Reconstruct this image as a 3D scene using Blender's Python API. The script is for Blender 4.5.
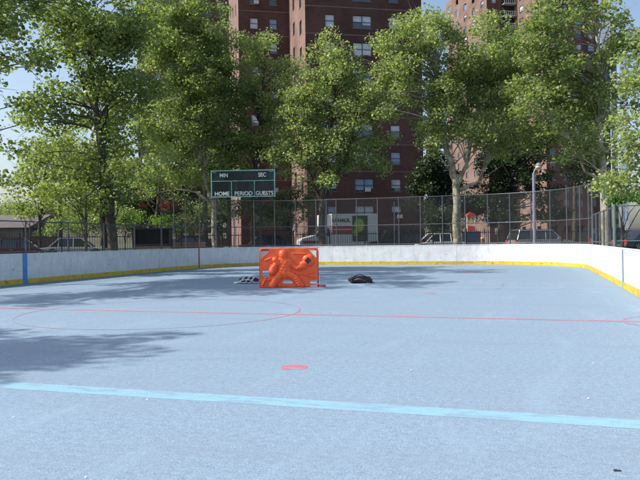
import bpy, math, random
import numpy as np
from mathutils import Vector, Matrix
R = math.radians
random.seed(7); rng = np.random.default_rng(7)
for o in list(bpy.data.objects): bpy.data.objects.remove(o)
C = bpy.data.collections.new('place'); bpy.context.scene.collection.children.link(C)
S = bpy.context.scene

# ------------------------------------------------ camera, light
TH = R(17.4); H = 1.45; F = 680.0; ROLL = 0.0136; HY = 240.7
def c2w(X, Z, h=0.0):
    "camera-ground metres (right, forward) to world"
    return Vector((X*math.cos(TH)-Z*math.sin(TH), X*math.sin(TH)+Z*math.cos(TH), h))
def at(px, py, Z):
    "photo pixel at distance Z -> world point"
    dx, dy = px-320.0, HY-py
    X = dx*math.cos(ROLL)-dy*math.sin(ROLL)*-1*0 + dy*math.sin(ROLL)
    Y = dy*math.cos(ROLL)-dx*math.sin(ROLL)
    return c2w(X*Z/F, Z, H+Y*Z/F)
cd = bpy.data.cameras.new('camera'); cam = bpy.data.objects.new('camera', cd); C.objects.link(cam)
cam.location = (0, 0, H)
cd.sensor_width = 36; cd.lens = F/640*36; cd.clip_start = .05; cd.clip_end = 3000
cam.rotation_mode = 'QUATERNION'
cam.rotation_quaternion = (Matrix.Rotation(TH, 3, 'Z') @ Matrix.Rotation(R(90)+0.7/F, 3, 'X') @ Matrix.Rotation(-ROLL, 3, 'Z')).to_quaternion()
S.camera = cam
EL = R(43); SAZ = R(23)
sunv = Vector((-math.cos(SAZ)*math.cos(EL), -math.sin(SAZ)*math.cos(EL), math.sin(EL)))
w = bpy.data.worlds.new('World'); S.world = w; w.use_nodes = True
nt = w.node_tree; bg = nt.nodes['Background']
sk = nt.nodes.new('ShaderNodeTexSky'); sk.sky_type = 'NISHITA'; sk.sun_disc = False
sk.sun_elevation = EL; sk.sun_rotation = math.atan2(sunv.x, sunv.y); sk.dust_density = 2.7; sk.air_density = 1.0
nt.links.new(sk.outputs[0], bg.inputs[0]); bg.inputs[1].default_value = 0.15
sd = bpy.data.lights.new('sun', 'SUN'); sd.energy = 4.2; sd.angle = R(.5); sd.color = (1, .95, .87)
so = bpy.data.objects.new('sun', sd); C.objects.link(so)
so.rotation_mode = 'QUATERNION'; so.rotation_quaternion = sunv.to_track_quat('Z', 'Y')
S.view_settings.view_transform = 'Standard'; S.view_settings.look = 'None'
S.view_settings.exposure = 0.45; S.view_settings.gamma = 1; S.view_settings.use_curve_mapping = False
S.render.engine = 'CYCLES'
S.cycles.transparent_max_bounces = 24; S.cycles.max_bounces = 6

# ------------------------------------------------ materials
MATS = {}
def mat(name, col, rough=.7, metal=0, var=0.0, scale=3.0, col2=None, bump=0, spec=.5, detail=4, thr=None, noise2=None):
    if name in MATS: return MATS[name]
    m = bpy.data.materials.new(name); m.use_nodes = True; t = m.node_tree; b = t.nodes['Principled BSDF']
    b.inputs['Roughness'].default_value = rough; b.inputs['Metallic'].default_value = metal
    b.inputs['Specular IOR Level'].default_value = spec
    b.inputs['Base Color'].default_value = (*col, 1)
    if var or col2 or bump:
        tc = t.nodes.new('ShaderNodeTexCoord'); n = t.nodes.new('ShaderNodeTexNoise')
        n.inputs['Scale'].default_value = scale; n.inputs['Detail'].default_value = detail; n.inputs['Roughness'].default_value = .65
        t.links.new(tc.outputs['Object'], n.inputs['Vector'])
        r = t.nodes.new('ShaderNodeValToRGB'); lo, hi = thr or (.3, .7)
        r.color_ramp.elements[0].position = lo; r.color_ramp.elements[1].position = hi
        c2 = col2 or tuple(c*(1+var) for c in col); c1 = col if col2 else tuple(c*(1-var) for c in col)
        r.color_ramp.elements[0].color = (*c1, 1); r.color_ramp.elements[1].color = (*c2, 1)
        t.links.new(n.outputs[0], r.inputs[0]); out = r.outputs[0]
        if noise2:
            s2, a2 = noise2
            n2 = t.nodes.new('ShaderNodeTexNoise'); n2.inputs['Scale'].default_value = s2; n2.inputs['Detail'].default_value = 3
            t.links.new(tc.outputs['Object'], n2.inputs['Vector'])
            mr = t.nodes.new('ShaderNodeMapRange'); mr.inputs[1].default_value = .3; mr.inputs[2].default_value = .7
            mr.inputs[3].default_value = 1-a2; mr.inputs[4].default_value = 1+a2
            t.links.new(n2.outputs[0], mr.inputs[0])
            vm = t.nodes.new('ShaderNodeVectorMath'); vm.operation = 'SCALE'
            t.links.new(out, vm.inputs[0]); t.links.new(mr.outputs[0], vm.inputs['Scale']); out = vm.outputs[0]
        t.links.new(out, b.inputs['Base Color'])
        if bump:
            bp = t.nodes.new('ShaderNodeBump'); bp.inputs['Strength'].default_value = bump; bp.inputs['Distance'].default_value = .01
            t.links.new(n.outputs[0], bp.inputs['Height']); t.links.new(bp.outputs[0], b.inputs['Normal'])
    MATS[name] = m; return m
def layer(m, sc, lo, hi, col, amt, coord='Object', detail=4, seed=0.0):
    "a further layer of wear or painted highlight over a material: stretched noise picks where its colour shows"
    t = m.node_tree; b = t.nodes['Principled BSDF']; inp = b.inputs['Base Color']
    tc = t.nodes.new('ShaderNodeTexCoord'); mp = t.nodes.new('ShaderNodeMapping'); mp.inputs['Scale'].default_value = sc; mp.inputs['Location'].default_value = (seed, seed*2, 0)
    n = t.nodes.new('ShaderNodeTexNoise'); n.inputs['Scale'].default_value = 1; n.inputs['Detail'].default_value = detail; n.inputs['Distortion'].default_value = .6
    t.links.new(tc.outputs[coord], mp.inputs[0]); t.links.new(mp.outputs[0], n.inputs['Vector'])
    mr = t.nodes.new('ShaderNodeMapRange'); mr.inputs[1].default_value = lo; mr.inputs[2].default_value = hi; mr.inputs[3].default_value = 0; mr.inputs[4].default_value = amt
    t.links.new(n.outputs[0], mr.inputs[0])
    mx = t.nodes.new('ShaderNodeMix'); mx.data_type = 'RGBA'; mx.inputs[7].default_value = (*col, 1)
    if inp.links: t.links.new(inp.links[0].from_socket, mx.inputs[6])
    else: mx.inputs[6].default_value = inp.default_value[:]
    t.links.new(mr.outputs[0], mx.inputs[0]); t.links.new(mx.outputs[2], inp)

def leaf_mat(name, c_dark, c_light, trans=.45, rough=.46):
    m = bpy.data.materials.new(name); m.use_nodes = True; t = m.node_tree; b = t.nodes['Principled BSDF']; out = t.nodes['Material Output']
    at_ = t.nodes.new('ShaderNodeAttribute'); at_.attribute_name = 'tone'
    r = t.nodes.new('ShaderNodeValToRGB')
    r.color_ramp.elements[0].color = (*c_dark, 1); r.color_ramp.elements[1].color = (*c_light, 1)
    e = r.color_ramp.elements.new(.97); e.color = (c_light[0]*1.25, c_light[1]*1.05, c_light[2]*1.2, 1)
    r.color_ramp.elements[1].position = .8
    r.color_ramp.elements[0].position = 0
    t.links.new(at_.outputs['Fac'], r.inputs[0]); t.links.new(r.outputs[0], b.inputs['Base Color'])
    b.inputs['Roughness'].default_value = rough; b.inputs['Specular IOR Level'].default_value = .5
    tr = t.nodes.new('ShaderNodeBsdfTranslucent'); 
    vm = t.nodes.new('ShaderNodeVectorMath'); vm.operation = 'MULTIPLY'; vm.inputs[1].default_value = (1.8, 2.0, .9)
    t.links.new(r.outputs[0], vm.inputs[0]); t.links.new(vm.outputs[0], tr.inputs[0])
    mx = t.nodes.new('ShaderNodeMixShader'); mx.inputs[0].default_value = trans
    t.links.new(b.outputs[0], mx.inputs[1]); t.links.new(tr.outputs[0], mx.inputs[2]); t.links.new(mx.outputs[0], out.inputs[0])
    return m

def link_mat(name, sp=.06, wire=.075):
    "chain link: diagonal wires with the gaps cut out; uv is in metres along / up"
    m = bpy.data.materials.new(name); m.use_nodes = True; t = m.node_tree; b = t.nodes['Principled BSDF']; out = t.nodes['Material Output']
    uv = t.nodes.new('ShaderNodeUVMap'); sx = t.nodes.new('ShaderNodeSeparateXYZ'); t.links.new(uv.outputs[0], sx.inputs[0])
    def math_(op, a, bb=None, c=None):
        n = t.nodes.new('ShaderNodeMath'); n.operation = op
        for i, v in enumerate((a, bb, c)):
            if v is None: continue
            if isinstance(v, (int, float)): n.inputs[i].default_value = v
            else: t.links.new(v, n.inputs[i])
        return n.outputs[0]
    d = []
    for op in ('ADD', 'SUBTRACT'):
        q = math_(op, sx.outputs[0], sx.outputs[1]); q = math_('DIVIDE', q, sp*1.2); q = math_('ADD', q, 500.0)
        q = math_('FRACT', q); q = math_('SUBTRACT', q, .5); q = math_('ABSOLUTE', q); d.append(math_('LESS_THAN', q, wire/2))
    k = math_('MAXIMUM', d[0], d[1])
    b.inputs['Base Color'].default_value = (.065, .07, .075, 1); b.inputs['Metallic'].default_value = .2; b.inputs['Roughness'].default_value = .55
    tp = t.nodes.new('ShaderNodeBsdfTransparent'); mx = t.nodes.new('ShaderNodeMixShader')
    t.links.new(k, mx.inputs[0]); t.links.new(tp.outputs[0], mx.inputs[1]); t.links.new(b.outputs[0], mx.inputs[2]); t.links.new(mx.outputs[0], out.inputs[0])
    return m

def brick_mat(name, c1, c2, mortar):
    m = bpy.data.materials.new(name); m.use_nodes = True; t = m.node_tree; b = t.nodes['Principled BSDF']
    uv = t.nodes.new('ShaderNodeUVMap'); br = t.nodes.new('ShaderNodeTexBrick')
    br.inputs['Scale'].default_value = 1.0; br.inputs['Brick Width'].default_value = .42; br.inputs['Row Height'].default_value = .14
    br.inputs['Mortar Size'].default_value = .012
    br.inputs['Color1'].default_value = (*c1, 1); br.inputs['Color2'].default_value = (*c2, 1); br.inputs['Mortar'].default_value = (*mortar, 1)
    t.links.new(uv.outputs[0], br.inputs['Vector'])
    n = t.nodes.new('ShaderNodeTexNoise'); n.inputs['Scale'].default_value = .35; n.inputs['Detail'].default_value = 6; t.links.new(uv.outputs[0], n.inputs['Vector'])
    mr = t.nodes.new('ShaderNodeMapRange'); mr.inputs[1].default_value = .3; mr.inputs[2].default_value = .7; mr.inputs[3].default_value = .72; mr.inputs[4].default_value = 1.25
    t.links.new(n.outputs[0], mr.inputs[0])
    vm = t.nodes.new('ShaderNodeVectorMath'); vm.operation = 'SCALE'; t.links.new(br.outputs[0], vm.inputs[0]); t.links.new(mr.outputs[0], vm.inputs['Scale'])
    t.links.new(vm.outputs[0], b.inputs['Base Color']); b.inputs['Roughness'].default_value = .85; b.inputs['Specular IOR Level'].default_value = .2
    return m

M = dict(
 court=mat('blue_sport_asphalt', (.212, .295, .385), .88, var=.50, scale=70, bump=.25, spec=.15, detail=6, thr=(.3, .7), noise2=(16, .13)),
 redline=mat('red_line_paint', (.52, .115, .14), .8, col2=(.42, .20, .25), scale=22, spec=.2, thr=(.42, .8)),
 blueline=mat('light_blue_line_paint', (.24, .45, .56), .8, col2=(.235, .37, .48), scale=9, spec=.2, thr=(.42, .75)),
 cyan2=mat('faded_and_sunlit_blue_paint', (.235, .36, .47), .8, var=.2, scale=45, spec=.3),
 board=mat('white_board_plastic', (.66, .67, .68), .5, var=.10, scale=2.2, spec=.4, noise2=(14, .07)),
 yellow=mat('yellow_kick_plate', (.62, .43, .03), .5, var=.18, scale=5, spec=.4),
 bstripe=mat('blue_board_stripe', (.06, .24, .55), .5, var=.1, scale=8),
 rstripe=mat('red_board_stripe', (.40, .04, .10), .5, var=.1, scale=8),
 galv=mat('galvanised_steel', (.085, .092, .105), .5, .3, var=.2, scale=6),
 greenp=mat('green_painted_post', (.10, .17, .13), .5, .1, var=.2, scale=6),
 lampp=mat('pale_pole_paint', (.25, .26, .34), .45, .1, var=.15, scale=3),
 lampg=mat('lamp_glass', (.55, .5, .42), .3),
 blackiron=mat('black_iron', (.02, .02, .022), .5, .2, var=.3, scale=8),
 ground=mat('park_ground', (.10, .10, .085), .95, col2=(.06, .09, .03), scale=.25, spec=.2, noise2=(9, .3)),
 road=mat('street_asphalt', (.06, .06, .062), .9, var=.25, scale=12, spec=.25),
 walk=mat('pavement_concrete', (.33, .32, .30), .9, var=.15, scale=4, spec=.2),
 slab=mat('concrete_band', (.16, .11, .10), .9, var=.2, scale=1.0),
 roofm=mat('roof_gravel', (.2, .19, .18), .9, var=.2),
 fr=mat('window_aluminium', (.10, .10, .11), .5, .3, var=.1),
 frp=mat('pale_window_frame', (.45, .47, .5), .5, .1, var=.1),
 glass=mat('window_glass', (.045, .06, .09), .06, .0, var=.4, scale=.6, spec=1.0),
 blind=mat('window_blind', (.50, .54, .60), .35, .0, var=.25, scale=1.2, spec=.8),
 blindb=mat('blue_window_blind', (.22, .32, .48), .3, .0, var=.25, scale=1.2, spec=.8),
 ac=mat('air_conditioner_white', (.6, .6, .58), .5, var=.1),
 orange=mat('orange_plastic', (.90, .118, .028), .38, var=.10, scale=6, spec=.5),
 redpipe=mat('red_goal_pipe', (.55, .03, .03), .35, var=.12, scale=7),
 net=mat('white_net_cord', (.7, .7, .7), .7, var=.05),
 black=mat('black_nylon', (.018, .018, .026), .6, var=.5, scale=18, bump=.5),
 navy=mat('dark_navy_nylon', (.02, .025, .05), .6, var=.4, scale=14, bump=.5),
 white=mat('white_leather', (.62, .63, .62), .5, var=.12, scale=10),
 pink=mat('faded_pink_fabric', (.42, .10, .16), .6, var=.2, scale=12),
 sbgreen=mat('dark_green_scoreboard', (.008, .028, .026), .45, var=.35, scale=2),
 sbframe=mat('pale_green_trim', (.22, .42, .38), .5, var=.12, scale=5),
 sbtxt=mat('white_lettering', (.72, .75, .78), .5, var=.05, scale=3),
 darkdisp=mat('unlit_display', (.006, .008, .012), .25, var=.3),
 tyre=mat('tyre_rubber', (.02, .02, .02), .8, var=.2), rim=mat('wheel_rim', (.4, .4, .42), .35, .7, var=.1),
 silver=mat('silver_car_paint', (.42, .44, .47), .25, .5, var=.05), cwhite=mat('white_car_paint', (.68, .69, .69), .3, var=.04),
 dark=mat('black_car_paint', (.03, .032, .038), .2, .2, var=.1), navyc=mat('dark_blue_car_paint', (.025, .04, .11), .25, .2, var=.1),
 maroon=mat('maroon_car_paint', (.075, .022, .028), .3, .2, var=.1),
 cglass=mat('car_glass', (.02, .025, .03), .08, 0, var=.2, spec=.9), tail=mat('tail_light_red', (.55, .03, .02), .25, var=.1),
 head=mat('headlight_clear', (.6, .62, .65), .15, .2, var=.05), 
 truckred=mat('maroon_truck_band', (.35, .04, .05), .4, var=.1), ink=mat('black_lettering', (.03, .03, .035), .5, var=.1),
 lime=mat('lime_graphic', (.33, .46, .05), .5, var=.3, scale=4), dgraph=mat('dark_green_graphic', (.03, .08, .05), .5, var=.5, scale=3),
 playred=mat('red_play_plastic', (.60, .05, .03), .4, var=.1), playblue=mat('blue_play_plastic', (.03, .05, .13), .4, var=.1),
 playyel=mat('yellow_play_plastic', (.65, .42, .05), .4, var=.1),
 brick=brick_mat('red_brown_brick', (.100, .046, .042), (.078, .036, .034), (.11, .08, .07)),
 brickp=brick_mat('sunlit_pink_brick', (.215, .135, .112), (.175, .105, .086), (.23, .18, .16)),  # brick of the left faces, sunlight put into its paler colour
 brickf=brick_mat('far_red_brick', (.125, .060, .056), (.10, .048, .048), (.13, .09, .08)),
 pale=mat('pale_tower_cladding', (.28, .31, .38), .7, var=.15, scale=.3), beige=mat('beige_tower_cladding', (.50, .43, .30), .8, var=.12, scale=.3),
 greyw=mat('grey_low_wall', (.17, .15, .15), .9, var=.25, scale=.5), roofb=mat('brown_low_roof', (.115, .10, .095), .9, var=.2, scale=1),
 hut=mat('black_steel_and_recess', (.012, .012, .015), .5, var=.4, scale=2), wood=mat('brown_wood', (.20, .12, .075), .7, var=.25, scale=4),
 litter=mat('paper_litter', (.55, .56, .56), .8, var=.1), speck=mat('black_gum_spot', (.04, .04, .06), .8, var=.3),
)
CC = (.212, .295, .385)
layer(M['court'], (.25, 1.6, 1), .48, .72, (.20, .26, .33), .55, detail=7)
layer(M['court'], (1.7, .35, 1), .55, .75, (.27, .37, .47), .5, detail=7, seed=7)
layer(M['court'], (14, 5, 1), .66, .72, (.13, .18, .25), .35, seed=3)
layer(M['court'], (130, 130, 1), .58, .64, (.36, .43, .50), .6, seed=5, detail=2)
layer(M['court'], (90, 90, 1), .60, .66, (.08, .12, .18), .5, seed=15, detail=2)
layer(M['court'], (3, 30, 1), .5, .7, (.26, .34, .42), .4, seed=31, detail=8)
layer(M['court'], (.9, .12, 1), .70, .715, (.15, .19, .25), .35, seed=21, detail=6)
for k in ('redline', 'blueline', 'cyan2'): layer(M[k], (2.5, 7, 1), .50, .60, CC, .62, detail=8, seed=4); layer(M[k], (60, 60, 1), .52, .60, CC, .55, detail=3)
M['wornred'] = mat('worn_red_line_paint', (.44, .16, .19), .85, spec=.2, var=.1); layer(M['wornred'], (1.2, 1.2, 1), .42, .56, CC, .93, detail=8, seed=9)
layer(M['board'], (2.6, 2.6, 14), .62, .70, (.22, .23, .25), .38, detail=6); layer(M['board'], (5, 5, 1.2), .5, .8, (.40, .41, .42), .6, detail=6, seed=2)
layer(M['board'], (30, 30, 30), .70, .74, (.08, .08, .09), .8, seed=8, detail=3)
layer(M['yellow'], (4, 4, 10), .56, .64, (.16, .12, .05), .6, detail=6); layer(M['yellow'], (.5, .5, 1), .55, .62, (.50, .30, .05), .6, seed=6)
layer(M['orange'], (5, 5, 30), .60, .68, (.45, .10, .03), .45, detail=5); layer(M['orange'], (1.2, 1.2, 1.2), .5, .8, (.88, .19, .07), .5)  # second orange layer is a paler highlight put into the colour
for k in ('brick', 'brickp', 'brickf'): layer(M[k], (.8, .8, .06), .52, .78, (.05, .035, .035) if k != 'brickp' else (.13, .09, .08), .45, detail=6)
def bark(name, c1, c2, sc=2.6):
    return mat(name, c1, .85, col2=c2, scale=sc, bump=.8, spec=.2, thr=(.42, .56), noise2=(9, .2))
BK = dict(pale=bark('mottled_plane_bark', (.17, .155, .11), (.36, .34, .27)), dark=bark('dark_bark', (.05, .045, .038), (.10, .09, .07)))
LF = dict(mid=leaf_mat('plane_leaves', (.070, .120, .036), (.205, .280, .110), .48),
          bright=leaf_mat('sunny_plane_leaves', (.098, .155, .055), (.250, .325, .150), .50),
          yel=leaf_mat('yellowing_leaves', (.080, .135, .034), (.20, .26, .085), .48),
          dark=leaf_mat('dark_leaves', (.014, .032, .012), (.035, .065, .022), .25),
          grey=leaf_mat('grey_green_leaves', (.06, .10, .045), (.16, .20, .11), .35),
          red=leaf_mat('copper_leaves', (.09, .02, .02), (.22, .05, .04), .35),
          lime=leaf_mat('fresh_green_leaves', (.05, .13, .02), (.12, .24, .04), .45))
LINKM = link_mat('chain_link_wire')

# ------------------------------------------------ helpers
class MB:
    def __init__(s): s.v = []; s.f = []; s.uv = []; s.m = []
    def quad(s, pts, uv=None, m=0):
        i = len(s.v); s.v += [tuple(p) for p in pts]; s.f.append(tuple(range(i, i+len(pts)))); s.uv += uv or [(0, 0)]*len(pts); s.m.append(m); return s
    def box(s, x0, x1, y0, y1, z0, z1, T=None, m=0):
        P = [Vector(p) for p in ((x0,y0,z0),(x1,y0,z0),(x1,y1,z0),(x0,y1,z0),(x0,y0,z1),(x1,y0,z1),(x1,y1,z1),(x0,y1,z1))]
        if T: P = [T @ p for p in P]
        for q in ((3,2,1,0),(4,5,6,7),(0,1,5,4),(1,2,6,5),(2,3,7,6),(3,0,4,7)): s.quad([P[k] for k in q], m=m)
        return s
    def tube(s, pts, rad, n=8, cap=True, m=0):
        pts = [Vector(p) for p in pts]
        if not hasattr(rad, '__len__'): rad = [rad]*len(pts)
        base = len(s.v); ref = None; N = len(pts)
        for i, p in enumerate(pts):
            d = (pts[min(i+1, N-1)]-pts[max(i-1, 0)])
            if d.length < 1e-9: d = Vector((0, 0, 1))
            d.normalize()
            if ref is None: ref = Vector((1, 0, 0)) if abs(d.x) < .8 else Vector((0, 1, 0))
            a = ref-d*ref.dot(d); a.normalize(); b = d.cross(a); ref = a
            for k in range(n):
                g = 2*math.pi*k/n; s.v.append(tuple(p+(a*math.cos(g)+b*math.sin(g))*rad[i]))
        for i in range(N-1):
            for k in range(n):
                q = (base+i*n+k, base+i*n+(k+1) % n, base+(i+1)*n+(k+1) % n, base+(i+1)*n+k)
                s.f.append(q); s.uv += [(0, 0)]*4; s.m.append(m)
        if cap:
            s.f.append(tuple(base+k for k in reversed(range(n)))); s.uv += [(0, 0)]*n; s.m.append(m)
            s.f.append(tuple(base+(N-1)*n+k for k in range(n))); s.uv += [(0, 0)]*n; s.m.append(m)
        return s
    def ell(s, c, r, T=None, nu=14, nv=9, m=0):
        base = len(s.v); c = Vector(c)
        for j in range(nv+1):
            ph = math.pi*j/nv
            for i in range(nu):
                t = 2*math.pi*i/nu
                p = Vector((r[0]*math.sin(ph)*math.cos(t), r[1]*math.sin(ph)*math.sin(t), r[2]*math.cos(ph)))+c
                s.v.append(tuple(T @ p if T else p))
        for j in range(nv):
            for i in range(nu):
                s.f.append((base+(j+1)*nu+i, base+(j+1)*nu+(i+1) % nu, base+j*nu+(i+1) % nu, base+j*nu+i)); s.uv += [(0, 0)]*4; s.m.append(m)
        return s
    def prism(s, poly, y0, y1, T=None, m=0):
        "poly in (x,z), extruded along y"
        n = len(poly)
        A = [Vector((x, y0, z)) for x, z in poly]; B = [Vector((x, y1, z)) for x, z in poly]
        if T: A = [T @ p for p in A]; B = [T @ p for p in B]
        s.quad(A, m=m); s.quad(B[::-1], m=m)
        for i in range(n): j = (i+1) % n; s.quad([A[j], A[i], B[i], B[j]], m=m)
        return s
    def build(s, name, ms, parent=None, smooth=False, bevel=0):
        me = bpy.data.meshes.new(name); me.from_pydata([tuple(v) for v in s.v], [], s.f)
        ms = ms if isinstance(ms, (list, tuple)) else [ms]
        for mm in ms: me.materials.append(mm)
        if len(ms) > 1: me.polygons.foreach_set('material_index', s.m)
        u = me.uv_layers.new(name='UVMap'); u.data.foreach_set('uv', [c for p in s.uv for c in p])
        if smooth: me.polygons.foreach_set('use_smooth', [True]*len(me.polygons))
        me.update()
        o = bpy.data.objects.new(name, me); C.objects.link(o)
        if parent:
            o.parent = parent; o.matrix_parent_inverse = parent.matrix_world.inverted() if False else Matrix.Identity(4)
        if bevel:
            b = o.modifiers.new('bevel', 'BEVEL'); b.width = bevel; b.segments = 2; b.limit_method = 'ANGLE'; b.angle_limit = R(40)
        return o
def tag(o, label=None, cat=None, group=None, kind=None):
    if label: o['label'] = label
    if cat: o['category'] = cat
    if group: o['group'] = group
    if kind: o['kind'] = kind
    return o
def empty(name, loc=(0, 0, 0), rz=0):
    o = bpy.data.objects.new(name, None); C.objects.link(o); o.location = loc; o.rotation_euler = (0, 0, rz); o.empty_display_size = .2; return o
def dup(root, loc, rz, label):
    r = root.copy(); C.objects.link(r); r.location = loc; r.rotation_euler = (0, 0, rz); r['label'] = label
    def rec(a, b):
        for ch in a.children:
            c = ch.copy(); C.objects.link(c); c.parent = b; rec(ch, c)
    rec(root, r); return r
def text_mesh(txt, size, depth, name, m, parent, M4, wide=1.0, bold=.0):
    cu = bpy.data.curves.new('t', 'FONT'); cu.body = txt; cu.size = size; cu.extrude = depth; cu.align_x = 'CENTER'; cu.align_y = 'CENTER'; cu.offset = bold
    to = bpy.data.objects.new('t', cu); C.objects.link(to); bpy.context.view_layer.update()
    me = bpy.data.meshes.new_from_object(to.evaluated_get(bpy.context.evaluated_depsgraph_get()))
    bpy.data.objects.remove(to); me.name = name
    me.transform(M4 @ Matrix.Diagonal((wide, 1, 1, 1))); me.materials.clear(); me.materials.append(m)
    o = bpy.data.objects.new(name, me); C.objects.link(o); o.parent = parent; return o

# ------------------------------------------------ rink floor, ground, markings
UL, UR, VN, VF, RC = -18.0, 2.4, -13.6, 39.0, 6.0
def rrect(off=0.0, seg=10):
    pts = []; r = RC+off
    for cx, cy, a0 in ((UR-RC, VN+RC, -90), (UR-RC, VF-RC, 0), (UL+RC, VF-RC, 90), (UL+RC, VN+RC, 180)):
        for k in range(seg+1):
            a = R(a0+90*k/seg); pts.append((cx+r*math.cos(a), cy+r*math.sin(a)))
    return pts
mb = MB(); mb.quad([(x, y, 0) for x, y in rrect(.03)]); tag(mb.build('rink_floor', M['court']), kind='structure')
# ground: one sheet, sunk below the rink, rising 0.4 m around it, out to the horizon
GL = .40
mb = MB(); rings = [(0.25, -.03), (1.2, -.03), (3.2, GL), (12, GL), (60, GL), (400, GL), (2500, GL)]
P = [rrect(o_) for o_, _ in rings]; n = len(P[0])
mb.quad([(x, y, -.03) for x, y in P[0]])
for k in range(len(rings)-1):
    for i in range(n):
        j = (i+1) % n
        mb.quad([(*P[k][i], rings[k][1]), (*P[k+1][i], rings[k+1][1]), (*P[k+1][j], rings[k+1][1]), (*P[k][j], rings[k][1])])
tag(mb.build('ground', M['ground']), kind='structure')
def line_sheet(name, x0, x1, y0, y1, m, z=.0012):
    mb = MB(); mb.quad([(x0, y0, z), (x1, y0, z), (x1, y1, z), (x0, y1, z)]); return tag(mb.build(name, m), kind='structure')
line_sheet('blue_line', UL+.05, UR-.05, 5.60, 5.88, M['blueline'])
line_sheet('centre_line', UL+.05, UR-.05, 12.60, 12.72, M['redline'], .0022)
line_sheet('blue_line', UL+.05, UR-.05, 20.5, 20.75, M['cyan2'])
def arc(name, cx, cy, r, wd, a0, a1, m, z=.003):
    mb = MB(); n = 72
    for i in range(n):
        a, b = R(a0+(a1-a0)*i/n), R(a0+(a1-a0)*(i+1)/n)
        mb.quad([(cx+r*math.cos(a), cy+r*math.sin(a), z), (cx+(r+wd)*math.cos(a), cy+(r+wd)*math.sin(a), z), (cx+(r+wd)*math.cos(b), cy+(r+wd)*math.sin(b), z), (cx+r*math.cos(b), cy+r*math.sin(b), z)])
    return tag(mb.build(name, m), kind='structure')
arc('centre_circle', -7.45, 12.66, 2.87, .032, 0, 360, M['wornred'])
arc('side_crease', UR, 12.66, .93, .04, 90, 270, M['redline'])
def dot(px, py, r, z=.0012):
    Z = H*F/(py-(HY-(px-320)*ROLL)); c = at(px, py, Z)
    mb = MB(); mb.quad([(c.x+r*math.cos(k*math.pi/18), c.y+r*math.sin(k*math.pi/18), z) for k in range(36)]); return tag(mb.build('face_off_spot', M['redline']), kind='structure')
dot(294.5, 367.3, .16); dot(430.5, 293.3, .17); dot(469, 273, .28)
# tiny litter on the court
for px, py, s in ((147, 400, .022), (87, 501, .02), (593, 363.5, .02), (585, 321, .03), (588, 399, .018), (409, 311.5, .02), (411, 370.5, .02), (13, 418, .018), (86, 478, .022)):
    Z = H*F/(py-(HY-(px-320)*ROLL)); c = at(px, py, Z)
    if py > 479: continue
    s *= .5
    mb = MB(); a = random.random()*3
    T = Matrix.Translation((c.x, c.y, .003)) @ Matrix.Rotation(a, 4, 'Z')
    mb.quad([T @ Vector(p) for p in ((-s, -s*.5, 0), (s*.9, -s*.6, .004), (s, s*.5, .012), (-s*.7, s*.6, .003))])
    o = mb.build('paper_scrap', M['litter'])
    side = 'left' if px < 250 else 'right'
    tag(o, {147: 'white paper scrap just in front of the near light blue line, left side', 593: 'tiny white scrap between centre line and near blue line at far right, lower one', 585: 'tiny white scrap just before the red centre line at the right', 588: 'tiny white scrap close to the near blue line at the right edge', 409: 'tiny white scrap lying against the red line right of the goal', 411: 'tiny white scrap in mid court right of the red spot', 13: 'tiny white scrap near the left edge in the foreground', 86: 'tiny white scrap at the very bottom left of the court'}[px], 'litter', 'scraps of litter on the court')
c = at(617, 471, H*F/(471-236.6))
mb = MB(); mb.box(-.022, .022, -.008, .008, 0, .005, Matrix.Translation((c.x, c.y, .002)) @ Matrix.Rotation(.3, 4, 'Z')); mb.box(-.008, .008, .009, .026, 0, .004, Matrix.Translation((c.x, c.y, .002)) @ Matrix.Rotation(.3, 4, 'Z'))
tag(mb.build('black_debris', M['speck']), 'small black scrap on the blue court at the bottom right corner', 'debris')

# ------------------------------------------------ rink boards
LEN_A = VF-RC-(-6.0); ARC = math.pi/2*RC; LB = (UR-UL)-2*RC; TOTAL = 2*LEN_A+2*ARC+LB
def peri(s, off=0.0):
    "path up the right side, across the far end, down the left side -> point, inward normal"
    if s < LEN_A: p, n_ = (UR, -6.0+s), (-1, 0)
    elif s < LEN_A+ARC:
        a = (s-LEN_A)/RC; p = (UR-RC+RC*math.cos(a), VF-RC+RC*math.sin(a)); n_ = (-math.cos(a), -math.sin(a))
    elif s < LEN_A+ARC+LB: p = (UR-RC-(s-LEN_A-ARC), VF); n_ = (0, -1)
    elif s < LEN_A+2*ARC+LB:
        a = math.pi/2+(s-LEN_A-ARC-LB)/RC; p = (UL+RC+RC*math.cos(a), VF-RC+RC*math.sin(a)); n_ = (-math.cos(a), -math.sin(a))
    else: p = (UL, VF-RC-(s-LEN_A-2*ARC-LB)); n_ = (1, 0)
    return Vector((p[0]-n_[0]*off, p[1]-n_[1]*off, 0)), Vector((n_[0], n_[1], 0))
def strip(mb, s0, s1, i0, i1, z0, z1, step=.4):
    "a slab following the boards from offset i0 (inside) to i1 (outside)"
    k = max(1, int(round((s1-s0)/step))); ss = [s0+(s1-s0)*j/k for j in range(k+1)]
    I = [peri(s, i0)[0] for s in ss]; O = [peri(s, i1)[0] for s in ss]; z = lambda p, h: (p.x, p.y, h)
    for j in range(k):
        mb.quad([z(I[j+1], z0), z(I[j], z0), z(I[j], z1), z(I[j+1], z1)]); mb.quad([z(O[j], z0), z(O[j+1], z0), z(O[j+1], z1), z(O[j], z1)])
        mb.quad([z(I[j], z1), z(O[j], z1), z(O[j+1], z1), z(I[j+1], z1)]); mb.quad([z(I[j], z0), z(I[j+1], z0), z(O[j+1], z0), z(O[j], z0)])
    for j in (0, k): mb.quad([z(I[j], z0), z(O[j], z0), z(O[j], z1), z(I[j], z1)])
    return mb
BH = 1.13
boards = empty('rink_boards', (UR, 10, 0)); tag(boards, 'white hockey rink boards with a yellow kick strip curving round the blue court', 'rink boards')
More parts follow.
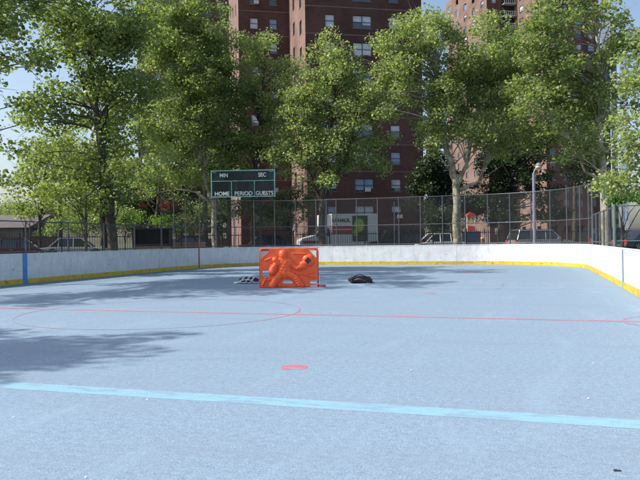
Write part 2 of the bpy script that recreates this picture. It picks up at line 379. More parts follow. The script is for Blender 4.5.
def wparent(o, p):  # keep world-space mesh under a moved parent
    o.parent = p; o.matrix_parent_inverse = Matrix.Translation(p.location).inverted() if p.rotation_euler.z == 0 else (Matrix.Translation(p.location) @ Matrix.Rotation(p.rotation_euler.z, 4, 'Z')).inverted(); return o
npan = int(TOTAL/2.44)
for k in range(npan):
    s0, s1 = TOTAL*k/npan, TOTAL*(k+1)/npan
    jig = random.uniform(-.004, .004)
    pn = wparent(strip(MB(), s0+.003, s1-.003, jig, .07, .0, BH-.035).build('board_panel', M['board']), boards)
    kk = strip(MB(), s0+.002, s1-.002, -.012+jig, jig-.001, .002, .185).build('kick_strip', M['yellow']); kk.parent = pn; kk.matrix_parent_inverse = pn.matrix_parent_inverse.copy().inverted() if False else Matrix.Identity(4)
wparent(strip(MB(), 0, TOTAL, -.012, .085, BH-.034, BH, .5).build('top_rail', M['board']), boards)
S_left = lambda v: LEN_A+2*ARC+LB+(VF-RC-v); S_right = lambda v: v+6.0
wparent(strip(MB(), S_left(20.9), S_left(20.68), -.020, -.013, .003, BH+.003).build('blue_stripe', M['bstripe']), boards)
wparent(strip(MB(), S_right(20.68), S_right(20.9), -.020, -.013, .003, BH-.04).build('blue_stripe', M['cyan2']), boards)  # paler than the left stripe: the sun's glare is put into the colour
# red mark: near the left rear corner
def s_at_px(px, s0, s1):
    best = None
    for i in range(400):
        s = s0+(s1-s0)*i/399; p = peri(s)[0]; X = p.x*math.cos(TH)+p.y*math.sin(TH); Z = -p.x*math.sin(TH)+p.y*math.cos(TH)
        e = abs(320+F*X/Z-px)
        if best is None or e < best[0]: best = (e, s)
    return best[1]
sr = s_at_px(198, LEN_A+ARC+LB, TOTAL)
wparent(strip(MB(), sr-.05, sr+.05, -.020, -.013, .003, BH+.003).build('red_stripe', M['rstripe']), boards)

# ------------------------------------------------ chain link fences
def fence(name, label, pts, zs, sp, rpost, rails, parent_loc, mats=None, zlow=0.0, big=()):
    """pts: world polyline sampled finely; posts every sp"""
    r = empty(name, parent_loc); tag(r, label, 'fence')
    d = [0.0]
    for a, b in zip(pts, pts[1:]): d.append(d[-1]+(b-a).length)
    def P_(s):
        for i in range(len(pts)-1):
            if s <= d[i+1] or i == len(pts)-2:
                t = (s-d[i])/(d[i+1]-d[i]); return pts[i].lerp(pts[i+1], t)
    L = d[-1]; k = max(1, int(round(L/sp)))
    gm = mats or M['galv']
    for i in range(k+1):
        p = P_(L*i/k); rr = rpost*(1.7 if i in big or i-k-1 in big else 1)
        wparent(MB().tube([(p.x, p.y, zlow), (p.x, p.y, zs+.05)], rr, 10).build('post', gm), r)
    for z in rails:
        wparent(MB().tube([(p.x, p.y, z) for p in pts], .024, 6).build('rail', gm), r)
    mb = MB()
    for i in range(len(pts)-1):
        a, b = pts[i], pts[i+1]
        mb.quad([(a.x, a.y, 1.12), (b.x, b.y, 1.12), (b.x, b.y, zs), (a.x, a.y, zs)], [(d[i], 0), (d[i+1], 0), (d[i+1], zs-1.12), (d[i], zs-1.12)])
    wparent(mb.build('wire_mesh', LINKM), r)
    return r
samp = lambda s0, s1, st=.5, off=.14: [peri(s0+(s1-s0)*i/max(1, int(abs(s1-s0)/st)), off)[0] for i in range(max(1, int(abs(s1-s0)/st))+1)]
FT = 3.9
fence('tall_chain_link_fence', 'tall grey chain link fence above the far end boards, with three rails', samp(S_right(32.6), S_left(30.8)), FT, 1.28, .030, (1.2, 2.32, FT), (0, 39, 0), big=(0,))
fence('low_chain_link_fence', 'low chain link fence on the left boards, ending at the tall fence', samp(S_left(30.75), S_left(4), .8), 2.32, 2.42, .032, (1.2, 2.32), (-18, 20, 0))
fence('low_chain_link_fence', 'short low chain link fence on the right boards beside the green gate post', samp(S_right(32.4), S_right(24.3), .6), 2.42, 1.6, .032, (1.25, 2.42), (2.4, 28, 0))
# side fence running away to the right, green corner post
g0 = peri(S_right(24.2), .16)[0]
fence('green_side_fence', 'green framed chain link gate fence running off to the right from the right boards', [g0+Vector((3.2*i/4, -.05*i, 0)) for i in range(6)], 2.46, 3.9, .05, (1.3, 2.46), (2.6, 24, 0), mats=M['greenp'])

# ------------------------------------------------ building frame
BT = R(11)
def bf(p, q, h=0.0):
    return c2w(p*math.cos(BT)-q*math.sin(BT), p*math.sin(BT)+q*math.cos(BT), h)
BANG = TH+BT
def p_at(px, q):
    t = (px-320)/F; c, s = math.cos(BT), math.sin(BT); return (t*q*c+q*s)/(c-t*s)

# street behind the fence (sheets on the ground) with kerbs
def fsheet(name, p0, p1, q0, q1, z, m):
    mb = MB(); mb.quad([bf(p0, q0, z), bf(p1, q0, z), bf(p1, q1, z), bf(p0, q1, z)]); return tag(mb.build(name, m), kind='structure')
def fbox(mb, p0, p1, q0, q1, z0, z1, m=0):
    T = Matrix.Translation(bf(0, 0)) @ Matrix.Rotation(BANG, 4, 'Z'); return mb.box(p0, p1, q0, q1, z0, z1, T, m)
tag(fbox(MB(), -90, 130, 44.2, 47.5, GL-.1, GL+.10).build('pavement', M['walk']), kind='structure')
fsheet('road', -90, 130, 47.5, 57.5, GL+.004, M['road'])
tag(fbox(MB(), -90, 130, 57.5, 61.0, GL-.1, GL+.12).build('pavement', M['walk']), kind='structure')

# ------------------------------------------------ buildings
def wall(mb, A, Bv, z0, z1, ops, depth=.18, m=0, ubase=0.0):
    """vertical wall from A to B (seen with outside on the right of A->B), rectangular openings ops=(s0,s1,z0,z1)"""
    d = (Bv-A); L = d.length; d.normalize(); n = Vector((d.y, -d.x, 0))
    xs = sorted({0.0, L, *[o[0] for o in ops], *[o[1] for o in ops]}); zs = sorted({z0, z1, *[o[2] for o in ops], *[o[3] for o in ops]})
    def P3(s, z, dd=0): p = A+d*s-n*dd; return (p.x, p.y, z)
    for i in range(len(xs)-1):
        for j in range(len(zs)-1):
            xm, zm = (xs[i]+xs[i+1])/2, (zs[j]+zs[j+1])/2
            if any(o[0] < xm < o[1] and o[2] < zm < o[3] for o in ops): continue
            a, b, c_, e = xs[i], xs[i+1], zs[j], zs[j+1]
            mb.quad([P3(a, c_), P3(b, c_), P3(b, e), P3(a, e)], [(ubase+a, c_), (ubase+b, c_), (ubase+b, e), (ubase+a, e)], m)
    for s0, s1, a, b in ops:
        for q in (((s0, a), (s0, b)), ((s0, b), (s1, b)), ((s1, b), (s1, a)), ((s1, a), (s0, a))):
            mb.quad([P3(*q[0]), P3(*q[1]), P3(*q[1], depth), P3(*q[0], depth)], [(q[0][0], q[0][1]), (q[1][0], q[1][1]), (q[1][0]+.1, q[1][1]), (q[0][0]+.1, q[0][1])], m)
    return mb
def win_T(A, Bv, s):
    d = (Bv-A).normalized(); p = A+d*s; return Matrix.Translation((p.x, p.y, 0)) @ Matrix.Rotation(math.atan2(d.y, d.x), 4, 'Z')
def window(parent, A, Bv, op, sashes=1, kind=0, ac=False, pale=False, detail=True):
    s0, s1, z0, z1 = op; T = win_T(A, Bv, s0); W = s1-s0; Hh = z1-z0
    f = MB(); t = .05
    f.box(0, t, .08, .16, z0, z1, T); f.box(W-t, W, .08, .16, z0, z1, T); f.box(t, W-t, .08, .16, z0, z0+t, T); f.box(t, W-t, .08, .16, z1-t, z1, T)
    f.box(t, W-t, .075, .14, z0+Hh*.5-.025, z0+Hh*.5+.025, T)
    for k in range(1, sashes): x = W*k/sashes; f.box(x-.04, x+.04, .07, .15, z0+t, z1-t, T)
    fo = wparent(f.build('window', M['frp'] if pale else M['fr']), parent)
    ms = [(M['glass'], M['blind'], M['blindb'])[k] for k in ((0, 1, 2), (1, 0, 2), (2, 1, 0), (1, 2, 0))[kind % 4]]
    g = MB(); fr = random.choice((.3, .5, .5, .75, 1.0)) if kind else .25
    for k in range(sashes):
        a, b = W*k/sashes, W*(k+1)/sashes; zz = z0+Hh*(1-fr)*random.choice((1, .6, 1))
        g.quad([T @ Vector(p) for p in ((a, .13, z0), (b, .13, z0), (b, .13, zz), (a, .13, zz))], m=1)
        g.quad([T @ Vector(p) for p in ((a, .13, zz), (b, .13, zz), (b, .13, z1), (a, .13, z1))], m=0)
    go = g.build('pane', [ms[0], M['glass']]); go.parent = fo
    if detail:
        so_ = fbox_T(MB(), -.08, W+.08, -.05, .08, z0-.07, z0-.001, T).build('sill', M['slab']); so_.parent = fo
    if ac:
        a = MB(); a.box(W*.55, W*.55+.5, -.25, .06, z0+.03, z0+.38, T)
        for k in range(5): a.box(W*.55+.04, W*.55+.46, -.262, -.251, z0+.07+k*.055, z0+.09+k*.055, T)
        ao = a.build('air_conditioner', M['ac']); ao.parent = fo
    return fo
def fbox_T(mb, x0, x1, y0, y1, z0, z1, T): return mb.box(x0, x1, y0, y1, z0, z1, T)

FLH = 2.66
# --- near tower
T1 = empty('apartment_tower', bf(17, 64.4, GL)); tag(T1, 'tall dark red-brown brick apartment tower with stepped front directly behind the scoreboard and goal', 'apartment building')
zt = 42.0
def zc(k): return GL+3.75+FLH*k   # window centre of floor k (k=0: second storey)
A1, B1 = bf(11.35, 64.4), bf(23.1, 64.4)          # front
A2, B2 = bf(11.35, 74.6), bf(11.35, 64.4)         # sunlit left return
A3, B3 = bf(5.74, 74.6), bf(11.35, 74.6)          # recessed front
A4, B4 = bf(5.74, 91), bf(5.74, 74.6)
A5, B5 = bf(23.1, 64.4), bf(23.1, 85)
ops1, ops2, ops3, ops4, ops5 = [], [], [], [], []
for k in range(-1, 13):
    z = zc(k)
    ops1 += [(13.3-11.35-.0, 13.3-11.35+.95, z-.62, z+.62), (16.05-11.35, 17.95-11.35, z-.65, z+.65), (19.75-11.35, 20.75-11.35, z-.62, z+.62)]
    ops3 += [(1.25, 2.15, z-.6, z+.6), (3.4, 4.25, z-.6, z+.6)]
    ops2 += [(2.6, 3.8, z-.7+1.2, z+.7+1.2), (6.9, 8.1, z-.7, z+.7)]
    ops4 += [(3, 4, z-.65, z+.65), (7.5, 8.5, z-.65+1.2, z+.65+1.2), (12, 13, z-.65, z+.65)]
mb = MB(); wall(mb, A1, B1, 0, zt, ops1); wall(mb, A5, B5, 0, zt, [], ubase=3)
wall(mb, A2, B2, 0, zt, ops2, m=1); wall(mb, A3, B3, 0, zt, ops3); wall(mb, A4, B4, 0, zt, ops4, m=1)
mb.quad([bf(11.35, 64.4, zt), bf(23.1, 64.4, zt), bf(23.1, 91, zt), bf(11.35, 91, zt)]); mb.quad([bf(5.74, 74.6, zt), bf(11.35, 74.6, zt), bf(11.35, 91, zt), bf(5.74, 91, zt)])
wall(mb, bf(23.1, 91), bf(5.74, 91), 0, zt, []); wall(mb, bf(23.1, 85), bf(23.1, 91), 0, zt, [])
wparent(mb.build('wall', [M['brick'], M['brickp']]), T1)
mb = MB()
for k in range(0, 13, 1):
    z = zc(k)-1.32
    T = win_T(A1, B1, 0); mb.box(0, 11.75, -.012, .02, z-.06, z+.06, T)
    T = win_T(A3, B3, 0); mb.box(0, 5.6, -.012, .02, z-.06, z+.06, T)
wparent(mb.build('floor_band', M['slab']), T1)
cnt = 0; restw = MB()
for (A, Bv, ops, sash) in ((A1, B1, ops1, None), (A3, B3, ops3, 1), (A2, B2, ops2, 1), (A4, B4, ops4, 1)):
    for op in ops:
        zz = (op[2]+op[3])/2
        top = {id(A1): 27.8, id(A3): 30.5, id(A2): 30.5, id(A4): 33.5}[id(A)]
        if zz < top and not (A is A4 and zz < 14): cnt += 1
        if zz > top or cnt > 99 or (A is A4 and zz < 14):
            T = win_T(A, Bv, op[0]); restw.quad([T @ Vector(p) for p in ((0, .13, op[2]), (op[1]-op[0], .13, op[2]), (op[1]-op[0], .13, op[3]), (0, .13, op[3]))]); continue
        wide = (op[1]-op[0]) > 1.5
        window(T1, A, Bv, op, 2 if wide else 1, kind=(random.choice((1, 1, 2, 3)) if A in (A1, A3) else 0), ac=wide and random.random() < .45 or (not wide and random.random() < .15), detail=A in (A1, A3))
tag(wparent(restw.build('window', M['glass']), T1), kind='stuff')

# --- far towers
def simple_tower(name, label, faces, roofpts, zt, mats, winmat_pale=False, wz=(4, 56), skip=0):
    r = empty(name, (roofpts[0][0], roofpts[0][1], GL)); tag(r, label, 'apartment building')
    mb = MB(); allw = []
    for (A, Bv, m, cols, ww, wh, fh, stag) in faces:
        L = (Bv-A).length; ops = []
        for ci in range(cols):
            s = L*(ci+.5)/cols
            z = GL+2.0+(fh*.5 if stag and ci % 2 else 0)
            while z+wh < zt-1:
                ops.append((s-ww/2, s+ww/2, z, z+wh)); z += fh
        wall(mb, A, Bv, 0, zt, ops, .15, m)
        allw += [(A, Bv, o) for o in ops if wz[0] < o[2] < wz[1]]
    mb.quad([(p[0], p[1], zt) for p in roofpts], m=0)
    wparent(mb.build('wall', mats), r)
    rest = MB(); allw.sort(key=lambda t: -t[2][2])
    for i, (A, Bv, op) in enumerate(allw):
        if i < 95: window(r, A, Bv, op, 1, kind=random.choice((0, 0, 1, 2, 3)), pale=winmat_pale, detail=False)
        else:
            T = win_T(A, Bv, op[0]); rest.quad([T @ Vector(p) for p in ((0, .12, op[2]), (op[1]-op[0], .12, op[2]), (op[1]-op[0], .12, op[3]), (0, .12, op[3]))])
    if rest.v: tag(wparent(rest.build('window', M['glass']), r), kind='stuff')
    return r
simple_tower('apartment_tower', 'distant brick tower in shade, left of the near tower, small pale windows', [
    (bf(-12, 178), bf(14, 178), 0, 8, 1.5, 1.4, 2.72, False), (bf(14, 178), bf(14, 200), 0, 0, 1, 1, 3, False)],
    [bf(-12, 178), bf(14, 178), bf(14, 200), bf(-12, 200)], 80, [M['brickf']], wz=(22, 66))
r2 = simple_tower('apartment_tower', 'tall brick tower on the right with sunlit pink side and small windows', [
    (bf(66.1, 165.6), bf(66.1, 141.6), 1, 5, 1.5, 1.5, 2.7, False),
    (bf(66.1, 141.6), bf(69.6, 141.6), 0, 1, 1.0, 1.3, 2.7, False),
    (bf(69.6, 141.6), bf(72.7, 141.6), 2, 0, 1.0, 1.3, 2.7, False),  # flat wall in black, the shade of a recess put into its colour
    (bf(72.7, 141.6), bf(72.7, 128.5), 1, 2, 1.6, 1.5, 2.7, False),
    (bf(72.7, 128.5), bf(84.8, 128.5), 0, 4, 1.5, 1.4, 2.7, False),
    (bf(84.8, 128.5), bf(84.8, 165.6), 0, 0, 1, 1, 3, False)],
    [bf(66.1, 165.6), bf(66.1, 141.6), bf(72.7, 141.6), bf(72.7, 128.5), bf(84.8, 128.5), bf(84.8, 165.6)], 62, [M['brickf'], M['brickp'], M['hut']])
for k in range(20):   # white balcony rails on the flat wall painted dark as a shaded recess
    z = 5+2.7*k; mb = MB(); fbox(mb, 69.7, 72.6, 140.2, 141.5, z, z+.16); fbox(mb, 69.7, 72.6, 140.2, 140.28, z+1.0, z+1.1)
    for q in range(7): fbox(mb, 69.75+q*.46, 69.80+q*.46, 140.2, 140.28, z+.16, z+1.0)
    wparent(mb.build('balcony', M['frp']), r2)
# pale towers at the right edge
def slab_tower(label, px0, px1, Z, zt, m, bands, cat='apartment building'):
    pc = (px0+px1)/2; a = math.atan((pc-320)/F); wd = (px1-px0)/F*Z*math.cos(a)/2
    r = empty('pale_tower', c2w((pc-320)/F*Z, Z, GL), TH-a); tag(r, label, cat)
    MB().box(-wd, wd, 0, 14, 0, zt).build('wall', m, r)
    z = 4
    while z < zt-2:
        if bands: MB().box(-wd+.3, wd-.3, -.06, .1, z, z+1.5).build('window_band', M['blindb'], r)
        else:
            mb = MB()
            for k in (-.45, .45): mb.box(k*wd-.35, k*wd+.35, -.03, .1, z, z+1.3)
            if z < zt-20 or True: mb.build('window', M['glass'], r)
        z += 3.0
    return r
slab_tower('pale blue-grey tower with window bands seen through the right tree', 603.5, 612, 170, 75, M['pale'], True)
slab_tower('narrow beige tower beside the pale blue tower at the right', 613, 619, 160, 52, M['beige'], False)
slab_tower('narrow grey-white tower nearest the right edge of the picture', 622, 629.5, 120, 38, M['pale'], True)
# low building on the left
lb = empty('low_building', c2w(-35, 84, GL)); tag(lb, 'long low grey building with a brown roof behind the left fence', 'building')
T = Matrix.Translation(c2w(0, 0)) @ Matrix.Rotation(TH+R(4), 4, 'Z')
A, Bv = T @ Vector((-70, 76, 0)), T @ Vector((-27, 76, 0)); ops = [(3+k*3.05, 4.6+k*3.05, 1.3, 2.7) for k in range(13)]
mb = MB(); wall(mb, A, Bv, 0, 3.3, ops); mb.box(-70, -27, 77, 90, .2, 3.3, T); wparent(mb.build('wall', M['greyw']), lb)
mb = MB(); Tq = T @ Matrix.Rotation(R(90), 4, 'Z')
mb.prism([(75.2, 3.31), (90.8, 3.31), (83, 5.0)], 26.2, 70.8, Tq); wparent(mb.build('roof', M['roofb']), lb)
for op in ops[3:]: window(lb, A, Bv, op, 2, kind=0, detail=False)

# ------------------------------------------------ iron picket fence in front of the street
pf = empty('iron_picket_fence', bf(0, 44, GL)); tag(pf, 'black iron picket fence running along the street behind the tall chain link fence', 'fence')
T0 = Matrix.Translation(bf(0, 0)) @ Matrix.Rotation(BANG, 4, 'Z')
p = -22.0
while p < 40:
    wparent(MB().box(p-.04, p+.04, 43.95, 44.03, GL, GL+1.75, T0).build('post', M['blackiron']), pf)
    mb = MB(); mb.box(p+.04, p+2.36, 43.97, 44.01, GL+.2, GL+.25, T0).box(p+.04, p+2.36, 43.97, 44.01, GL+1.45, GL+1.5, T0)
    for k in range(1, 16): x = p+2.4*k/16; mb.box(x-.012, x+.012, 43.978, 44.002, GL+.1, GL+1.66, T0)
    wparent(mb.build('picket_panel', M['blackiron']), pf); p += 2.4

# ------------------------------------------------ scoreboard
ZS = 43.6
sc = at(243, 183.5, ZS)
sb = empty('scoreboard', (sc.x, sc.y, GL), TH+R(-3)); tag(sb, 'dark green scoreboard on two posts reading MIN, SEC, HOME, PERIOD and GUESTS', 'scoreboard')
k_ = ZS/F; W_, H_ = 64*k_/2, 26.5*k_; z0 = sc.z-GL-H_/2
MB().box(-W_, W_, .0, .22, z0, z0+H_).build('panel', M['sbgreen'], sb)
t_ = .045; mb = MB()
mb.box(-W_-.02, W_+.02, -.03, -.002, z0-.02, z0+t_).box(-W_-.02, W_+.02, -.03, -.002, z0+H_-t_, z0+H_+.02).box(-W_-.02, -W_+t_, -.03, -.002, z0+t_, z0+H_-t_).box(W_-t_, W_+.02, -.03, -.002, z0+t_, z0+H_-t_)
zm = z0+H_*.60; x1, x2 = -W_+20.5*k_, -W_+43.5*k_
mb.box(-W_+t_, W_-t_, -.028, -.003, zm-.02, zm+.02); mb.box(x1-.02, x1+.02, -.028, -.003, z0+t_, zm-.02); mb.box(x2-.02, x2+.02, -.028, -.003, z0+t_, zm-.02)
mb.build('trim', M['sbframe'], sb)
for a, b, c_, e in ((-1.25, -.05, zm+.1, z0+H_-.16), (.1, 1.0, zm+.1, z0+H_-.16), (-1.85, -1.0, z0+.38, zm-.08), (-.35, .3, z0+.38, zm-.08), (1.0, 1.8, z0+.38, zm-.08)):
    MB().box(a, b, -.02, -.001, c_, e).build('digit_window', M['darkdisp'], sb)
RX = Matrix.Rotation(R(90), 4, 'X')
def sbt(txt, x, z, size, wide=1.0): text_mesh(txt, size, .006, 'lettering', M['sbtxt'], sb, Matrix.Translation((x, -.034, z)) @ RX, wide, .003)
px_x = lambda px: (px-243)*k_
sbt('MIN', px_x(223.8), z0+H_*.81, .36, .85); sbt('SEC', px_x(262.5), z0+H_*.81, .36, .85)
sbt('HOME', px_x(221.8), z0+.2, .36, .95); sbt('PERIOD', px_x(243.5), z0+.2, .36, .95); sbt('GUESTS', px_x(264.5), z0+.2, .36, .92)
for x in (px_x(214.5), px_x(271.5)): MB().box(x-.12, x+.12, -.034, -.03, z0+H_-.13, z0+H_-.10).build('trade_plate', M['sbframe'], sb)
for px in (227.5, 259.5):
    x = px_x(px); MB().box(x-.07, x+.07, .225, .36, 0, z0+H_+.12).build('post', M['blackiron'], sb)

# ------------------------------------------------ lamps
def lamp_post(label, px, Z, pytop, px_head, py_head):
    b = at(px, 243, Z); t = at(px, pytop, Z); hd = at(px_head, py_head, Z)
    r = empty('street_lamp', (b.x, b.y, GL)); tag(r, label, 'street lamp', 'lamp posts behind the fence')
    wparent(MB().tube([(b.x, b.y, GL), (b.x, b.y, GL+.5)], [.19, .16], 12).build('base', M['lampp']), r)
    wparent(MB().tube([(b.x, b.y, GL+.5), (b.x, b.y, t.z)], [.095, .08], 12).build('pole', M['lampp']), r)
    m1 = Vector((b.x, b.y, t.z)); m2 = m1.lerp(hd, .4)+Vector((0, 0, .12))
    wparent(MB().tube([m1, m2, hd], .04, 8).build('arm', M['lampp']), r)
    return r, hd
r, hd = lamp_post('pale lilac-grey lamp post with a round head, behind the tall fence at the right', 534.6, 40.0, 173, 538.5, 167)
mb = MB(); mb.ell(hd, (.19, .19, .16)); lp = wparent(mb.build('lamp_head', M['lampg'], smooth=True), r)
mb = MB(); mb.tube([hd+Vector((0, 0, .10)), hd+Vector((0, 0, .24))], [.2, .08], 12); o = mb.build('lamp_cap', M['lampp']); o.parent = lp
r, hd = lamp_post('lamp post with a long pale arm reaching left over the scoreboard corner', 326, 46.5, 160, 276, 173.5)
mb = MB(); mb.ell(hd, (.34, .16, .1)); wparent(mb.build('lamp_head', M['lampp'], smooth=True), r)

# ------------------------------------------------ trees
def leaves_mesh(name, pts, sizes, tones, m, parent, droop=.35):
    n = len(pts); pts = np.asarray(pts)
    nrm = rng.normal(size=(n, 3)); nrm[:, 2] = np.abs(nrm[:, 2])+droop; nrm /= np.linalg.norm(nrm, axis=1)[:, None]
    a = np.cross(nrm, rng.normal(size=(n, 3))); a /= np.linalg.norm(a, axis=1)[:, None]; b = np.cross(nrm, a)
    s = np.asarray(sizes)[:, None]
    # five-cornered leaf, folded a little along its midrib
    prof = [(-.5, 0, 0), (-.12, -.46, .10), (.30, -.34, .05), (.55, 0, -.04), (.30, .34, .05), (-.12, .46, .10)]
    V = np.stack([pts+s*(a*p[0]+b*p[1]+nrm*p[2]) for p in prof], 1).reshape(-1, 3)
    me = bpy.data.meshes.new(name); me.vertices.add(6*n); me.loops.add(6*n); me.polygons.add(n)
    me.vertices.foreach_set('co', V.ravel()); me.loops.foreach_set('vertex_index', np.arange(6*n, dtype=np.int32))
    me.polygons.foreach_set('loop_start', np.arange(0, 6*n, 6, dtype=np.int32)); 
    me.update(calc_edges=True)
    at_ = me.attributes.new('tone', 'FLOAT', 'FACE'); at_.data.foreach_set('value', np.asarray(tones, dtype=np.float32))
    me.materials.append(m); me.validate()
    o = bpy.data.objects.new(name, me); C.objects.link(o); 
    if parent: wparent(o, parent)
    return o
LEAFTOTAL = [0]; DENS, PER, LSC = 1.5, 2.3, .54
def tree(name, label, trunk, r0, blobs, leaf='mid', bk='pale', lsize=.22, dens=1.0, per=80, Z=None, fork=None, cat='tree', group=None, tbias=.0, crad=.75, nbr=None, depth=1.0, wpts=False):
    """trunk: list of (px,py) at distance Z (or world points) ; blobs: (px,py,rx,ry[,Z offset]) in photo pixels at Z -> real ellipsoids"""
    pts = [Vector(t) for t in trunk] if wpts else [at(a, b, Z) for a, b in trunk]
    pts[0].z = GL-.05
    # soften the path with small wobble
    path = []
    for i in range(len(pts)-1):
        for k in range(4):
            q = pts[i].lerp(pts[i+1], k/4); path.append(q+Vector((random.uniform(-1, 1), random.uniform(-1, 1), 0))*r0*.25*(i+k > 0))
    path.append(pts[-1])
    root = empty(name, (pts[0].x, pts[0].y, GL)); tag(root, label, cat, group)
    tm = MB(); N = len(path)
    rad = [r0*(1.25 if i == 0 else 1)*(1-.75*(i/(N-1))) for i in range(N)]
    tm.tube(path, rad, 10)
    if fork:
        for fk in fork:
            fp = [at(a, b, Z) for a, b in fk[1:]]; pp = []
            if len(fk) and len(fp) > 1:
                for i in range(len(fp)-1):
                    for k in range(3): pp.append(fp[i].lerp(fp[i+1], k/3)+Vector((random.uniform(-1, 1), random.uniform(-1, 1), 0))*.05*(i+k > 0))
                pp.append(fp[-1]); tm.tube(pp, [r0*fk[0]*(1-.75*i/(len(pp)-1)) for i in range(len(pp))], 8)
                path = path+pp[2:]; rad = rad+[r0*fk[0]*(1-.75*i/(len(pp)-1)) for i in range(2, len(pp))]
    LP, LS, LT = [], [], []
    for bl in blobs:
        if wpts: c, ra, rb, rz = Vector(bl[:3]), bl[3], bl[4], bl[3]
        else:
            dz = bl[4] if len(bl) > 4 else 0
            c = at(bl[0], bl[1], Z+dz); ra, rb = bl[2]*Z/F, bl[3]*Z/F; rz = max(ra, min(rb, ra*1.4))*depth
        nc = max(3, int(dens*DENS*ra*rb*rz*4.19/2.4)); 
        for i in range(nc):
            v = rng.normal(size=3); v /= np.linalg.norm(v); q = rng.random()**.42
            loc = v*q
            cc = c+c2w(loc[0]*ra, loc[1]*rz, 0)+Vector((0, 0, loc[2]*rb))
            if cc.z < GL+1.2: continue
            cr = crad*random.uniform(.6, 1.25)
            # branch from a trunk point lower than the clump
            if nbr is None or i < nbr:
                cand = [(abs((cc-p_).length-2.2)+max(0, p_.z-cc.z+.4)*3, j) for j, p_ in enumerate(path) if j > 1]
                j = min(cand)[1] if cand else 0
                st = path[j]; mid = st.lerp(cc, .5)+Vector((random.uniform(-.2, .2), random.uniform(-.2, .2), random.uniform(.0, .45)))
                rb_ = min(rad[j]*.55, .018+.011*(cc-st).length)
                if i % 2 == 0 or rng.random() < .3: tm.tube([st, st.lerp(mid, .5)+Vector((0, 0, .05)), mid, cc], [rb_, rb_*.8, rb_*.6, rb_*.25], 5, cap=False)
                for _ in range(2):
                    e = cc+Vector(rng.normal(size=3)*cr*.8); tm.tube([mid.lerp(cc, .6), e], [rb_*.35, rb_*.12], 4, cap=False)
            k = int(per*PER*(cr/crad)**2)
            d = rng.normal(size=(k, 3)); d /= np.linalg.norm(d, axis=1)[:, None]; rr = rng.random(k)[:, None]**.5
            pp = d*rr*cr*np.array([1.15, 1.15, .75])+np.array(cc)
            LP.append(pp); LS.append(lsize*LSC*rng.uniform(.5, 1.5, k)); LT.append(np.clip(rng.normal(.45+tbias+rng.normal()*.13, .2, k), 0, 1))
    wparent(tm.build('trunk', BK[bk], smooth=True), root)
    LPc = np.concatenate(LP); LEAFTOTAL[0] += len(LPc)
    leaves_mesh('crown', LPc, np.concatenate(LS), np.concatenate(LT), LF[leaf], root)
    return root
# big left tree (two dark stems)
tree('plane_tree', 'tall leafy tree with two dark stems standing behind the low left fence', [(113, 246), (110, 200), (99, 130), (92, 90), (88, 40)], .27,
     [(95, 55, 50, 45), (60, 95, 38, 26), (128, 95, 40, 36), (105, 165, 36, 26), (72, 178, 34, 20), (118, 25, 50, 35), (60, 20, 40, 26), (150, 150, 20, 22), (30, 120, 26, 24), (45, 155, 26, 20), (130, 190, 26, 16), (90, 205, 30, 10)], 'mid', 'dark', .25, 1.05, 72, 33.5,
     fork=[(.62, (104, 246), (103, 212), (101, 160), (108, 110)), (.45, (97, 125), (108, 104), (118, 88)), (.4, (95, 110), (85, 92), (78, 70))], tbias=-.02)
tree('plane_tree', 'tall tree with a pale slim trunk just left of the scoreboard', [(214.5, 246), (214.5, 205), (206, 182), (198, 150), (190, 90), (188, 40)], .20,
     [(172, 45, 38, 42), (205, 90, 30, 50), (160, 120, 32, 34), (195, 165, 34, 22), (150, 175, 22, 20), (165, 8, 45, 22), (215, 50, 24, 28), (185, 125, 34, 30), (215, 140, 24, 26), (225, 85, 20, 34), (205, 30, 26, 30), (175, 85, 30, 30)], 'mid', 'pale', .24, 1.0, 75, 45.5,
     fork=[(.5, (213, 205), (196, 192), (176, 189), (155, 193)), (.5, (213, 204), (222, 170), (226, 130), (224, 90))], tbias=0)
tree('plane_tree', 'sunlit tree between the two front steps of the near tower, crown above the scoreboard', [(252, 246), (253, 200), (258, 150), (262, 100), (265, 55)], .17,
     [(264, 60, 22, 26), (256, 100, 28, 28), (272, 132, 26, 26), (246, 150, 24, 24), (240, 100, 18, 30), (290, 95, 22, 36), (285, 150, 22, 24), (232, 150, 20, 24), (250, 50, 14, 18)], 'bright', 'dark', .22, 1.15, 80, 46.5, tbias=.08)
tree('plane_tree', 'tree with a straight trunk right behind the orange goal, crown against the near tower', [(322, 246), (322, 205), (326, 160), (334, 110), (336, 60)], .25,
     [(336, 48, 18, 22), (318, 88, 32, 32), (352, 105, 28, 34), (306, 128, 34, 30), (345, 148, 38, 26), (292, 160, 26, 22), (324, 182, 26, 16), (378, 132, 18, 22), (370, 95, 20, 24), (330, 75, 30, 26), (368, 165, 20, 16), (298, 110, 20, 30)], 'bright', 'dark', .21, 1.1, 80, 44,
     fork=[(.5, (322, 206), (312, 180), (300, 150), (292, 120)), (.5, (323, 200), (340, 170), (356, 130), (360, 90))], tbias=.02)
